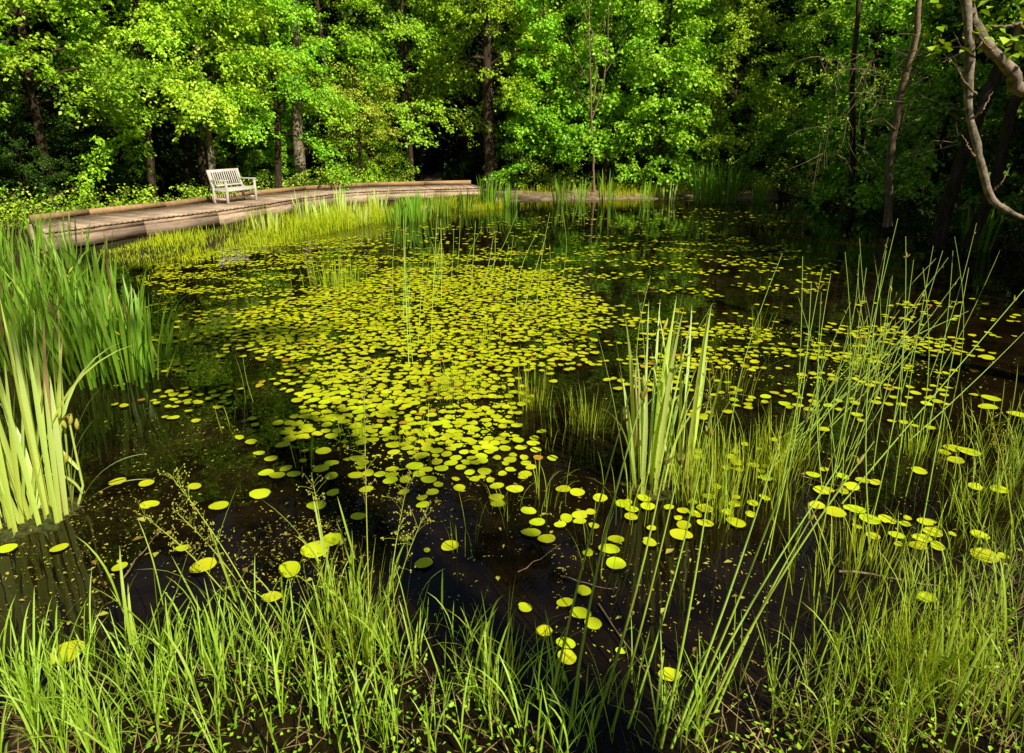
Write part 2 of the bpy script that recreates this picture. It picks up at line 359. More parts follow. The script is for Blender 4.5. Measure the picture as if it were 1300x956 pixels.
for i in range(0, len(front)):
    for e, s_ in ((front, .10), (back, -.10)):
        p = e[i] + (back[i] - front[i]) / np.linalg.norm(back[i] - front[i]) * s_
        m = MB(); m.box((p[0], p[1], -.12), (.1, .1, 1.04), tint=.3); local(m.build('post', M['wood'], bw), bw)

# ------------------------------------------------------------------ bench
FL = gp(289, 259, Zd); FR = gp(326, 254, Zd)
wv = (FR - FL)[:2]; yaw = math.atan2(wv[1], wv[0]); Wb = 1.32
root = empty('garden_bench', (*((FL + FR)[:2] / 2), Zd + .006), yaw)     # local x along the seat, +y away from the pond
tag(root, 'pale weathered slatted wooden bench with arms standing on the boardwalk', 'bench')
def part(name, boxes, parent=root, mat=M['bench'], tilt=0):
    m = MB()
    for b in boxes:
        c_, s_ = b[0], b[1]; ang = b[2] if len(b) > 2 else 0
        ca, sa = math.cos(ang), math.sin(ang)
        m.box(c_, s_, rot=((1, 0, 0), (0, ca, -sa), (0, sa, ca)), tint=random.random())
    o = m.build(name, mat, parent)
    bv = o.modifiers.new('bevel', 'BEVEL'); bv.width = .005; bv.segments = 1; return o
h = Wb / 2
for s in (-1, 1):
    part('front_leg', [((s * (h - .03), 0, .32), (.06, .06, .64))])
    part('rear_leg', [((s * (h - .03), .46, .22), (.06, .06, .44)), ((s * (h - .03), .535, .68), (.06, .055, .54), R(-15))])
    part('armrest', [((s * (h - .03), .22, .655), (.075, .56, .032))])
    part('side_rail', [((s * (h - .03), .23, .37), (.035, .40, .07)), ((s * (h - .03), .23, .12), (.035, .40, .05))])
part('seat', [((0, .02 + k * .072, .43 - .004 * k), (Wb - .02 if k else Wb - .125, .058, .022)) for k in range(6)] + [((0, .0, .375), (Wb - .125, .028, .08))])
bk = part('backrest', [((0, .605, .90), (Wb - .125, .035, .085), R(-15)), ((0, .485, .49), (Wb - .125, .035, .05), R(-15))])
part('slat', [((x, .545, .695), (.036, .016, .36), R(-15)) for x in np.linspace(-h + .11, h - .11, 13)], parent=bk)
part('stretcher', [((0, .23, .12), (Wb - .1, .03, .045))])

# ------------------------------------------------------------------ trees
def branch_curve(p0, az, el, L, droop, n=9, wob=.12):
    pts = [np.array(p0, float)]; a, e = az, el
    for k in range(n):
        a += random.gauss(0, wob); e -= droop / n
        pts.append(pts[-1] + L / n * np.array((math.cos(a) * math.cos(e), math.sin(a) * math.cos(e), math.sin(e))))
    return np.array(pts)
def interp(pts, t):
    x = t * (len(pts) - 1); i = min(int(x), len(pts) - 2); return pts[i] * (1 - x + i) + pts[i + 1] * (x - i)
def tree_meshes(seed, H=11, base=2.5, rad=3.2, nb=46, tr=.14, leaf=.13, wid=.75, lpt=26, twigs=11, droop=.9, prof='round', lean=0.0, bark='bark', up=.5, dense=1.0, leafmat='maple', gap=0.0):
    random.seed(seed); g = np.random.default_rng(seed)
    wd = MB(); n = 12
    wx = np.cumsum(g.normal(0, .07, n + 1)); wy = np.cumsum(g.normal(0, .07, n + 1)); wx -= wx[0]; wy -= wy[0]
    tz = np.linspace(-.3, H * .97, n + 1)
    trunk = np.c_[wx + lean * tz, wy, tz]; rr = tr * (1.0 - .85 * np.linspace(0, 1, n + 1)) + .008; rr[0] *= 1.5; rr[1] *= 1.08
    wd.tube(trunk, rr, 8)
    cr = MB(); LP, LD, LT, LS = [], [], [], []
    for b in range(nb):
        f = (b + random.random()) / nb; z = base + (H - base) * f ** .95
        if prof == 'round': pr = math.sin(math.pi * min(1, .22 + .78 * f)) ** .6
        elif prof == 'cone': pr = 1.05 - .85 * f
        else: pr = (1 - f * .75)
        if random.random() < gap: continue
        L = rad * max(.18, pr) * random.uniform(.7, 1.12)
        az = b * 2.399 + random.uniform(-.5, .5)
        pts = branch_curve(interp(trunk, min(.999, (z + .3) / (H * .97 + .3))), az, up * random.uniform(-.2, 2.4), L, droop * random.uniform(.35, 1.5), wob=.2)
        wd.tube(pts, np.linspace(tr * .28 * (1 - .7 * f) + .008, .004, len(pts)), 4)
        bt = random.uniform(-.18, .18)
        ntw = max(4, int(twigs * (L / rad) ** .7))
        for k in range(ntw):
            t = .22 + .78 * (k + random.random() * .6) / ntw
            p = interp(pts, min(.999, t)); d = interp(pts, min(.999, t + .08)) - interp(pts, max(0, t - .08)); a0 = math.atan2(d[1], d[0])
            side = 1 if k % 2 else -1
            TL = L * .46 * (1.15 - t * .75) * random.uniform(.6, 1.2) + .12
            tw = branch_curve(p, a0 + side * random.uniform(.5, 1.05) * (1.1 - .5 * t), random.uniform(-.4, .65), TL, random.uniform(.3, 1.2), n=4, wob=.25)
            wd.tube(tw, np.linspace(.007, .002, len(tw)), 3)
            m = max(6, int(lpt * dense * (TL / (rad * .36)) ** .8))
            tt = g.uniform(.05, 1.0, m); x = tt * (len(tw) - 1); i = np.minimum(x.astype(int), len(tw) - 2); fr = (x - i)[:, None]
            P = tw[i] * (1 - fr) + tw[i + 1] * fr
            P = P + g.normal(0, 1, (m, 3)) * np.array((.07, .07, .055)) * (leaf / .1)
            dirv = tw[-1] - tw[0]; a1 = math.atan2(dirv[1], dirv[0])
            aa = a1 + g.choice([-1, 1], m) * g.uniform(.2, 1.3, m)
            el = -g.uniform(.05, .95, m)
            LP.append(P); LD.append(np.stack([np.cos(aa) * np.cos(el), np.sin(aa) * np.cos(el), np.sin(el)], -1))
            LT.append(np.clip(.5 + bt + g.normal(0, .17, m), 0, 1)); LS.append(leaf * g.uniform(.6, 1.15, m))
    P = np.concatenate(LP); D = np.concatenate(LD); T = np.concatenate(LT); S = np.concatenate(LS)
    Nn = np.tile((0, 0, 1.0), (len(P), 1)) + g.normal(0, .5, (len(P), 3))
    leaves(cr, P, D, Nn, S, S * wid, T)
    a = wd.mesh('trunk'); a.materials.append(M[bark]); a.polygons.foreach_set('use_smooth', np.ones(len(a.polygons), bool))
    c_ = cr.mesh('crown'); c_.materials.append(M[leafmat])
    return a, c_
def place_tree(name, meshes, loc, label, cat='tree', group=None, rz=0, scale=1.0, sz=None, crown_mat=None, zoff=0):
    r = empty(name, (loc[0], loc[1], float(ground_z(loc[0], loc[1])) + zoff), rz)
    r.scale = (scale, scale, scale * (sz or 1)); tag(r, label, cat, group)
    for nm, me in zip(('trunk', 'crown'), meshes):
        o = bpy.data.objects.new(nm, me); col.objects.link(o); o.parent = r
        if nm == 'crown' and crown_mat: o.material_slots[0].link = 'OBJECT'; o.material_slots[0].material = M[crown_mat]
    return r
P_ = {}
P_['maple_hi'] = tree_meshes(11, H=12, base=3.0, rad=4.0, nb=50, tr=.17, leaf=.14, lpt=64, twigs=16, up=.45, prof='wide', droop=1.05)
P_['oak'] = tree_meshes(24, H=13, base=3.6, rad=4.2, nb=52, tr=.27, leaf=.135, lpt=66, twigs=16, up=.4, prof='wide', droop=1.1)
P_['maple_hi2'] = tree_meshes(12, H=12, base=2.8, rad=3.8, nb=50, tr=.15, leaf=.13, lpt=68, twigs=16, up=.5, prof='wide', droop=1.1)
P_['maple_lo'] = tree_meshes(13, H=10, base=1.0, rad=2.8, nb=50, tr=.08, leaf=.165, lpt=50, twigs=12, up=.55, prof='cone', droop=1.0)
P_['maple_lo2'] = tree_meshes(14, H=10.5, base=.9, rad=3.0, nb=54, tr=.08, leaf=.145, lpt=54, twigs=12, up=.5, prof='wide', droop=1.1)
P_['dense'] = tree_meshes(15, H=12, base=.6, rad=3.4, nb=66, tr=.13, leaf=.12, lpt=68, twigs=15, up=.6, prof='wide', droop=1.2)
P_['small'] = tree_meshes(16, H=4.6, base=1.0, rad=2.3, nb=30, tr=.055, leaf=.11, wid=.45, lpt=40, twigs=11, up=.7, prof='round', droop=.8, leafmat='yellowish')
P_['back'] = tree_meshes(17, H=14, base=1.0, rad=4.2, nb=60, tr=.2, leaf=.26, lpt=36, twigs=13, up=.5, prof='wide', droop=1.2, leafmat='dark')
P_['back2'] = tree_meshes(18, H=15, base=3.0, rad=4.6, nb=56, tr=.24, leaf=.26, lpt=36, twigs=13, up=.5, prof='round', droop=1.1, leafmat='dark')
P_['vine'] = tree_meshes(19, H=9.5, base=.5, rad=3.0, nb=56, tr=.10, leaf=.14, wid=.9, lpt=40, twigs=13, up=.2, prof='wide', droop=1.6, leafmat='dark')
P_['tall'] = tree_meshes(20, H=21, base=10.5, rad=2.8, nb=36, tr=.24, leaf=.16, lpt=24, twigs=10, up=.5, prof='cone', droop=.9, gap=.35)

FRONT = [
 ('maple_tree', 'maple_hi', (-15.2, 16.2), .95, 'broad maple with sunlit drooping sprays at the far left behind the boardwalk', None),
 ('maple_tree', 'maple_hi2', (-13.6, 20.6), 1.0, 'tall maple with layered bright foliage to the left of the bench', None),
 ('maple_tree', 'maple_hi', (-10.6, 24.6), 1.0, 'broad maple whose foliage hangs right above the bench', 'bright'),
 ('maple_tree', 'maple_hi2', (-7.6, 29.3), 1.0, 'tall maple right of the bench with a pale orange lit trunk base', None),
 ('willow_tree', 'small', (-6.2, 28.3), 1.0, 'small yellow green tree with bare forking branches between bench and path', None),
 ('oak_tree', 'oak', (-.92, 29.9), 1.0, 'large tree with a thick dark trunk beside the shaded path opening', 'bright'),
 ('young_maple', 'maple_lo', (1.4, 29.4), .85, 'young maple with low bright sprays right of the thick dark trunk', None),
 ('young_maple', 'maple_lo2', (3.9, 29.0), 1.0, 'young maple with broad leaf layers behind the bare forked sapling', None),
 ('young_maple', 'maple_lo', (6.0, 28.8), 1.05, 'young maple with layered sprays and a pale lit trunk foot on the dirt bank', None),
 ('leafy_tree', 'dense', (9.0, 29.2), 1.0, 'dense bright leafy tree behind the tall irises on the far bank', 'bright'),
 ('leafy_tree', 'dense', (11.6, 27.6), .9, 'dense leafy tree at the far right corner of the pond, half in shade', None),
 ('maple_tree', 'maple_hi2', (-17.5, 12.6), 1.0, 'maple cut by the left border, lowest sprays above the iris bed', 'bright'),
 ('maple_tree', 'maple_hi2', (-11.9, 23.2), .9, 'maple with bright mid height sprays just left of the bench', 'bright'),
 ('maple_tree', 'maple_hi2', (-8.7, 25.9), .85, 'maple whose sprays cross in front of the pale orange trunk', None),
 ('maple_tree', 'maple_hi', (-4.6, 30.6), .95, 'maple whose crown closes the top left of the path opening', None),
 ('young_maple', 'maple_hi2', (1.9, 31.8), .9, 'maple filling the gap high behind the first young maple', 'bright'),
 ('young_maple', 'maple_lo2', (7.6, 30.2), 1.0, 'young maple between the pale footed maple and the dense leafy tree', None),
 ('young_maple', 'dense', (4.9, 31.6), .95, 'dense young tree seen dimly between the layered maples', 'maple'),
]
for nm, k, loc, s, lab, cm in FRONT:
    place_tree(nm, P_[k], loc, lab, rz=random.uniform(0, 6.28), scale=s, crown_mat=cm)
# thick trunk of the big tree by the path
def bare_trunk(name, pts, r0, r1, label, mat='bark', cat='tree trunk', limbs=(), n=9):
    base = np.array(pts[0]); r = empty(name, tuple(base)); tag(r, label, cat)
    P = np.array(pts, float) - base; t = np.linspace(0, len(P) - 1, 22)
    i = np.minimum(t.astype(int), len(P) - 2); f = t - i; f = (f)[:, None]; Q = P[i] * (1 - f) + P[i + 1] * f
    K = Q.copy(); K[1:-1] = (Q[:-2] + Q[1:-1] * 2 + Q[2:]) / 4; Q = K; Q[:, :2] += np.cumsum(rng.normal(0, .012, (22, 2)), 0)
    m = MB(); rr = np.linspace(r0, r1, 22) * (1 + rng.normal(0, .05, 22)); rr[0] *= 1.35; m.tube(Q, rr, n); m.build('trunk', M[mat], r, smooth=True)
    for lp, a, b in limbs:
        m = MB(); m.tube(np.array(lp) - base, np.linspace(a, b, len(lp)), 5); m.build('limb', M[mat], r, smooth=True)
    return r

# ---- second rows and the wood behind
rows = []
g = np.random.default_rng(5)
for (y0, n, xa, xb, keys) in ((33.5, 13, -24, 24, ('back', 'back2', 'back')), (39, 11, -30, 30, ('back', 'back2')), (46, 11, -36, 36, ('back', 'back2')), (55, 10, -44, 44, ('back2', 'back')), (66, 11, -56, 56, ('back2', 'back'))):
    for i in range(n):
        x = xa + (xb - xa) * (i + .5) / n + g.uniform(-.9, .9); y = y0 + g.uniform(-1.3, 1.3)
        if y0 < 50 and abs(x + 2.6 + (y - 30) * .18) < (1.9 if y0 < 45 else .5): continue
        rows.append((x, y, keys[i % len(keys)]))
for x, y in ((-18.5, 14), (-20, 19), (-17.5, 23.5), (-15.5, 27.5), (-21, 27), (-12.5, 31), (-18, 33), (-24, 16), (-27, 23), (-20, 8), (-17, 10.5), (-25, 9)): rows.append((x, y, 'back'))
for x, y in ((15.5, 27.5), (18, 23), (19.5, 30), (22, 26), (21, 15), (24, 20)): rows.append((x, y, 'back'))
kinds = {'back': 'shaded tree deep in the wood behind the sunlit front row', 'back2': 'tall straight trunked tree deep in the dark wood'}
for x, y, k in rows:
    place_tree('woodland_tree', P_[k], (x, y), kinds[k], group={'back': 'trees of the wood behind', 'back2': 'tall trees of the wood behind'}[k], rz=g.uniform(0, 6.28), scale=g.uniform(.9, 1.15), sz=1.65 if y > 36 else 1.0 if x > 14 else 1.15)

for i, (x, y) in enumerate([(-15.5, 30), (-11.5, 33), (-8.6, 33.6), (-6.6, 35), (1.2, 34.5), (3.8, 34), (6.8, 33.6), (10, 33), (13.4, 31), (-18.5, 21), (-19, 16), (-17.6, 27), (-13, 28), (17, 30), (16.4, 22.5), (15.6, 19.6), (-7.8, 39), (-4.6, 43), (.6, 39.5), (-1.6, 47), (-6.5, 48), (4, 40), (18.5, 17)]):
    place_tree('understorey_tree', P_['vine'], (x, y), 'low dark leafy tree filling the shade beneath the tall wood', group='low trees in the shade of the wood', rz=i * 1.7, scale=.85 + .3 * ((i * 7) % 5) / 5)
n = 42000; a = rng.uniform(0, 2 * math.pi, n); rr = rng.uniform(74, 96, n); zz = rng.uniform(0, 1, n) ** 1.2 * 26
hgt = 20 + 5 * np.sin(a * 11) + 3 * np.sin(a * 29 + 1); zz = zz * hgt / 26
m = MB(); P = np.c_[np.cos(a) * rr, np.sin(a) * rr + 10, zz + 1]
aa = rng.uniform(0, 6.28, n); leaves(m, P, np.stack([np.cos(aa), np.sin(aa), rng.uniform(-1, 0, n)], -1), np.stack([-np.cos(a), -np.sin(a), np.full(n, .8)], -1) + rng.normal(0, .5, (n, 3)), rng.uniform(.8, 2.0, n), rng.uniform(.7, 1.6, n), np.clip(rng.normal(.4, .2, n), 0, 1))
tag(m.build('far_woodland', M['dark']), 'dark mass of woodland foliage far behind the nearer trees', 'woodland', kind='stuff')

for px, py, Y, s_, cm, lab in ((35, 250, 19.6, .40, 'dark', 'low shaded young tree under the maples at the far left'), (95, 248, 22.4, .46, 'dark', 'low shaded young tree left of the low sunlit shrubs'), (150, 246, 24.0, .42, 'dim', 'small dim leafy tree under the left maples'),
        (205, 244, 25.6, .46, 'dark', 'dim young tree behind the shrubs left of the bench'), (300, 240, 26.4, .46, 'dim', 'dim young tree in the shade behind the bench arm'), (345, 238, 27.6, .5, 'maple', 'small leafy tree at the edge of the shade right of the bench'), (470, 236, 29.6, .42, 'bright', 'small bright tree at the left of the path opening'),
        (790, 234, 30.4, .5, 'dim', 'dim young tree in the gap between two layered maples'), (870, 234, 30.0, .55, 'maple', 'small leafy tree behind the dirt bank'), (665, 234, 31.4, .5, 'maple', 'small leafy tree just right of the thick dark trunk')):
    q = rp(px, py, Y); place_tree('young_tree', P_['maple_lo' if px % 2 else 'dense'], q[:2], lab, rz=px, scale=s_, crown_mat=cm)  # dark and dim crowns deepen the shade under the maples by colour
# ---- trees on the shaded right bank
RIGHT = [
 ('vine_tree', 'vine', (11.9, 24.0), 1.0, 'vine draped tree in half shade at the far right corner of the pond'),
 ('vine_tree', 'vine', (12.4, 20.4), 1.0, 'dark vine draped tree leaning over the right shore'),
 ('vine_tree', 'vine', (13.2, 17.0), 1.05, 'dark vine draped tree nearest on the right shore behind the hanging branch'),
 ('shade_tree', 'back', (14.6, 14.2), .85, 'dark leafy tree at the right edge above the shaded irises'),
]
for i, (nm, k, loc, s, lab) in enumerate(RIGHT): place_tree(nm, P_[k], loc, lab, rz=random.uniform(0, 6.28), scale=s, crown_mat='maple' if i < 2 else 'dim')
# trees out of the frame to the right and behind, whose shade falls on the pond
for x, y, k, s in ((12.4, 7.2, 'maple_hi', .95), (16.5, 6.0, 'back', 1.0), (5.3, -3.9, 'tall', 1.0), (11.6, 5.4, 'tall', .95), (13.8, 8.6, 'tall', 1.0), (18, 12, 'back', 1.0)):
    place_tree('bank_tree', P_[k], (x, y), 'leafy tree standing on the near bank beside the pond', group='trees on the near bank', rz=x, scale=s)
# ------------------------------------------------------------------ single trunks seen in the photograph
bare_trunk('pale_trunk', [(-7.9, 26.9, 0.2), (-8.1, 27.0, 1.3), (-8.0, 27.1, 4), (-7.7, 27.2, 8)], .26, .12, 'pale orange lit trunk right of the bench', mat='bark_pale')
for px, Y, r0, lab in ((270, 24.2, .13, 'slender pale trunk rising straight behind the bench'), (523, 30.0, .12, 'straight trunk at the left side of the dark path opening'), (508, 31.5, .08, 'thin vine wrapped trunk left of the path opening'), (590, 35, .09, 'slim trunk deep inside the dark path opening'), (240, 25.5, .16, 'dark trunk in the shade left of the slender pale trunk'), (497, 33, .1, 'shaded trunk behind the yellow green bushes')):
    b = rp(px, 235, Y); b[2] = 0.1
    bare_trunk('slender_trunk', [b, b + (0.1, 0, 2.5), b + (-.05, 0, 6), b + (.1, 0, 9)], r0, r0 * .5, lab, mat='bark_pale' if px in (270,) else 'bark')
# bare forked sapling on the far bank
sp_ = lambda x, y, Y=27.6: rp(x, y, Y)
L_ = [([sp_(753, 130), sp_(758, 95), sp_(752, 40), sp_(735, 0), sp_(725, -30)], .035, .012), ([sp_(752, 150), sp_(766, 110), sp_(772, 55), sp_(772, 10), sp_(780, -30)], .03, .01), ([sp_(750, 110), sp_(738, 85), sp_(728, 62), sp_(718, 40)], .016, .005),
      ([sp_(751, 80), sp_(742, 50), sp_(730, 25)], .014, .005), ([sp_(770, 90), sp_(785, 65), sp_(797, 40)], .016, .005), ([sp_(769, 70), sp_(760, 48), sp_(765, 20)], .012, .005),
      ([sp_(751, 125), sp_(735, 118), sp_(722, 112)], .012, .004), ([sp_(752, 100), sp_(740, 98), sp_(726, 84)], .012, .004), ([sp_(753, 138), sp_(740, 122), sp_(724, 100)], .012, .004)]
b = sp_(755, 243); b[2] = .2
bare_trunk('forked_sapling', [b, sp_(754, 200), sp_(752, 150), sp_(749, 70), sp_(748, 0), sp_(746, -30)], .045, .012, 'bare grey forked sapling with dead twigs before the young maples', mat='twig', cat='sapling', limbs=L_)
# right bank trunks
rt = [rp(1128, 285, 17.5), rp(1131, 210, 17.5), rp(1145, 120, 17.4), rp(1165, 55, 17.3), rp(1172, -20, 17.2)]; rt[0][2] = .15
bare_trunk('reddish_trunk', rt, .10, .06, 'slim reddish leaning trunk half in shade on the right shore', mat='twig', limbs=[([rp(1137, 165, 17.4), rp(1120, 150, 17), rp(1100, 155, 16.6)], .03, .008), ([rp(1143, 125, 17.4), rp(1160, 95, 17), rp(1185, 60, 16.6)], .03, .01)])
rt = [rp(1082, 262, 21), rp(1084, 200, 21), rp(1082, 120, 21), rp(1090, 0, 21)]; rt[0][2] = .1
bare_trunk('dark_trunk', rt, .09, .06, 'dark upright trunk with exposed roots at the right corner', limbs=[([rp(1084, 245, 21), rp(1095, 262, 20.4), rp(1108, 285, 19.6)], .07, .02), ([rp(1084, 245, 21), rp(1075, 262, 20.6), rp(1068, 280, 20)], .06, .02)])
rt = [rp(1192, 290, 14.8), rp(1215, 220, 14.8), rp(1240, 150, 14.8), rp(1280, 60, 14.8), rp(1310, 0, 14.8)]; rt[0][2] = .1
bare_trunk('leaning_trunk', rt, .15, .09, 'thick trunk leaning right behind the hanging branch', limbs=[([rp(1245, 140, 14.8), rp(1232, 130, 14.6), rp(1222, 140, 14.2)], .03, .01)])
rt = [rp(1232, 300, 14.2), rp(1262, 220, 14.2), rp(1285, 130, 14.2), rp(1330, 40, 14.2)]; rt[0][2] = .1
bare_trunk('leaning_trunk', rt, .12, .07, 'darker slimmer leaning trunk nearest the right edge')
# overhanging tree whose trunk stands just out of the frame on the right
root = empty('overhanging_tree', (6.4, 5.2, .1)); tag(root, 'pale mossy tree branches hanging over the water at upper right', 'tree')
def tb(name, pts, ra, mat='bark_pale'):
    P = np.array(pts, float); n = 26; t = np.linspace(0, len(P) - 1, n); i = np.minimum(t.astype(int), len(P) - 2); f = (t - i)[:, None]
    # Catmull-Rom through the points
    Pm = np.vstack([2 * P[0] - P[1], P, 2 * P[-1] - P[-2]]); a, b_, c_, d_ = Pm[i], Pm[i + 1], Pm[i + 2], Pm[i + 3]
    Q = .5 * ((2 * b_) + (-a + c_) * f + (2 * a - 5 * b_ + 4 * c_ - d_) * f ** 2 + (-a + 3 * b_ - 3 * c_ + d_) * f ** 3)
    Q += rng.normal(0, .003, Q.shape)
    m = MB(); m.tube(Q - np.array(root.location), np.interp(np.linspace(0, 1, n), np.linspace(0, 1, len(ra)), ra) * (1 + rng.normal(0, .10, n)), 10)
    return m.build(name, M[mat], root, smooth=True)
tb('trunk', [(6.4, 5.2, 0), (6.3, 5.2, 1.6), (6.2, 5.3, 3.0), (6.6, 5.4, 5.0), (7.0, 5.4, 8)], (.2, .14, .12, .1, .06))
tb('limb', [(6.2, 5.3, 2.4), rp(1330, 122, 5.4), rp(1288, 93, 5.3), rp(1262, 68, 5.2), rp(1242, 38, 5.2), rp(1228, -10, 5.2), rp(1215, -80, 5.2)], (.06, .052, .045, .040, .036, .03, .024))
tb('hanging_branch', [rp(1226, -40, 5.1), rp(1229, 20, 5.0), rp(1231, 80, 5.0), rp(1231, 135, 5.0), rp(1238, 175, 4.95), rp(1249, 220, 4.9), rp(1259, 252, 4.9), rp(1285, 270, 4.85), rp(1320, 285, 4.8)], (.03, .03, .03, .028, .026, .025, .024, .018, .012))
for a_, b_, c_ in ((1236, 150, 1), (1246, 205, -1), (1231, 70, 1), (1258, 245, 1), (1262, 66, -1), (1240, 120, -1)):
    tb('twig', [rp(a_, b_, 4.97), rp(a_ + 14 * c_, b_ - 14, 4.9), rp(a_ + 24 * c_, b_ - 34, 4.95)], (.008, .005, .002), 'twig')
tb('twig', [rp(1300, 28, 4.6), rp(1280, 33, 4.6), rp(1255, 33, 4.6)], (.01, .007, .003), 'twig')
m = MB(); n = 260
cpos = np.array([rp(random.choice([random.uniform(1180, 1330), random.uniform(1250, 1330)]), random.uniform(-120, 45) if random.random() < .8 else random.uniform(45, 70), random.uniform(4.6, 7)) for _ in range(n)]) - np.array(root.location)
aa = rng.uniform(0, 6.28, n); leaves(m, cpos, np.stack([np.cos(aa), np.sin(aa), -rng.uniform(.1, .8, n)], -1), np.tile((0, 0, 1.0), (n, 1)) + rng.normal(0, .3, (n, 3)), rng.uniform(.06, .10, n), rng.uniform(.045, .075, n), rng.uniform(.2, .9, n))
m.build('foliage', M['maple'], root)
for (x0, x1, y0, y1, Y, lab) in ((1040, 1130, 60, 250, 19.0, 'tangle of thin dead vines hanging by the upright dark trunk'), (1120, 1215, 40, 240, 16.2, 'tangle of thin dead vines hanging around the slim reddish trunk')):
    o = rp((x0 + x1) / 2, y1, Y); r = empty('vine_tangle', tuple(o)); tag(r, lab, 'vine'); m = MB()
    for k in range(46):
        p = rp(random.uniform(x0, x1), random.uniform(y0, y1 - 40), Y + random.uniform(-.6, .6)) - o
        c_ = branch_curve(p, random.uniform(0, 6.28), random.uniform(-1.5, .6), random.uniform(.5, 2.0), random.uniform(-.6, 1.4), n=8, wob=.35); m.tube(c_, np.linspace(.011, .004, 9), 4, tint=random.random())
    m.build('stems', M['twig'], r)
# crown of the overhanging tree, high out of view
# ------------------------------------------------------------------ shrubs
def shrub_meshes(seed, h=1.2, r=.9, stems=16, leaf=.09, lp=60, mat='bright', wid=.7):
    random.seed(seed); g = np.random.default_rng(seed); wd = MB(); cr = MB(); LP, LD = [], []
    for k in range(stems):
        az = k * 2.4 + random.random(); e = random.uniform(.7, 1.45)
        pts = branch_curve((random.gauss(0, r * .25), random.gauss(0, r * .25), -.1), az, e, h * random.uniform(.7, 1.25), 1.1, n=7)
        wd.tube(pts, np.linspace(.012, .003, len(pts)), 4)
        x = g.uniform(.25, 1, lp) * (len(pts) - 1); i = np.minimum(x.astype(int), len(pts) - 2); f = (x - i)[:, None]
        LP.append(pts[i] * (1 - f) + pts[i + 1] * f + g.normal(0, .12 * r, (lp, 3)) * (1, 1, .6))
        aa = g.uniform(0, 6.28, lp); LD.append(np.stack([np.cos(aa), np.sin(aa), -g.uniform(.1, .9, lp)], -1))
    P = np.concatenate(LP); D = np.concatenate(LD); n = len(P); P[:, 2] = np.maximum(P[:, 2], .06)
    leaves(cr, P, D, np.tile((0, 0, 1.0), (n, 1)) + g.normal(0, .35, (n, 3)), leaf * g.uniform(.6, 1.2, n), leaf * wid * g.uniform(.6, 1.2, n), np.clip(g.normal(.55, .22, n), 0, 1))
    a = wd.mesh('stems'); a.materials.append(M['twig']); c_ = cr.mesh('foliage'); c_.materials.append(M[mat]); return a, c_
S_ = [shrub_meshes(31), shrub_meshes(32, h=1.6, r=1.1, stems=20), shrub_meshes(33, h=.9, r=1.0, stems=16, leaf=.08), shrub_meshes(34, h=2.2, r=1.2, stems=20, leaf=.09, lp=80)]
def place_shrub(v, loc, label, s=1.0, mat=None, group=None):
    r = empty('shrub', (loc[0], loc[1], float(ground_z(loc[0], loc[1]))), random.uniform(0, 6.28), s); tag(r, label, 'shrub', group)
    for nm, me in zip(('stems', 'foliage'), S_[v]):
        o = bpy.data.objects.new(nm, me); col.objects.link(o); o.parent = r
        if nm == 'foliage' and mat: o.material_slots[0].link = 'OBJECT'; o.material_slots[0].material = M[mat]
random.seed(3)
SH = [(10, 262, 17.4, 1, 1.1, None, 'leafy shrub at the far left beyond the start of the boardwalk'), (70, 255, 18.6, 1, 1.0, 'maple', 'low shrub in shade behind the orange edge board'),
      (118, 250, 19.6, 2, 1.2, 'maple', 'dappled low shrub beside the orange edge board'), (160, 252, 20.4, 2, 1.2, None, 'sunlit low shrub left of the bench behind the boardwalk'),
      (200, 250, 21.2, 0, 1.0, None, 'bright shrub a few steps to the left of the bench'), (236, 248, 22.0, 0, 1.1, None, 'bright shrub just left of the bench'),
      (272, 246, 23.4, 1, .9, None, 'bright shrub directly behind the bench back'), (312, 243, 24.6, 2, 1.1, 'maple', 'low shrub seen under the bench arm'),
      (352, 243, 26.0, 0, 1.3, None, 'yellow green bush just right of the bench'), (385, 242, 27.0, 1, 1.0, None, 'yellow green bush at the foot of the pale orange trunk'),
      (420, 241, 28.0, 0, 1.4, None, 'rounded yellow green bush right of the pale orange trunk'), (452, 240, 28.4, 3, .9, None, 'tall loose bush below the small yellow green tree'),
      (486, 240, 28.8, 1, 1.0, None, 'bright bush left of the dark path opening'), (655, 236, 30.2, 0, .9, None, 'small bright bush right of the thick dark trunk'),
      (700, 232, 29.2, 3, .8, None, 'sunlit bush low on the far bank'), (735, 240, 29.6, 2, 1.0, 'maple', 'shaded low bush left of the forked sapling'),
      (800, 240, 29.6, 2, 1.0, 'maple', 'low bush on the dirt bank between two young maples'), (850, 240, 29.2, 0, .8, None, 'small yellowish bush at the back of the dirt bank'),
      (905, 236, 29.4, 3, .9, None, 'leafy bush above the tall far irises'), (960, 238, 28.6, 1, 1.1, None, 'leafy bush right of the tall far irises'),
      (1010, 242, 27.2, 3, .9, 'maple', 'dim bush at the right end of the far bank'), (1050, 245, 25.0, 3, .8, 'maple', 'dim bush by the upright dark trunk'),
      (1170, 262, 18.6, 1, 1.0, 'dark', 'dark bush under the vine draped trees'), (1215, 272, 17.2, 1, .9, 'dark', 'dark bush behind the leaning trunks'), (1280, 285, 15.2, 1, 1.0, 'dark', 'dark bush at the right edge of the shore'), (1110, 256, 20.6, 0, 1.0, 'dark', 'dark low bush between the right bank trunks')]
for px, py, Y, v, s, mt, lab in SH:
    p = rp(px, py, Y); place_shrub(v, p[:2], lab, s, mt)

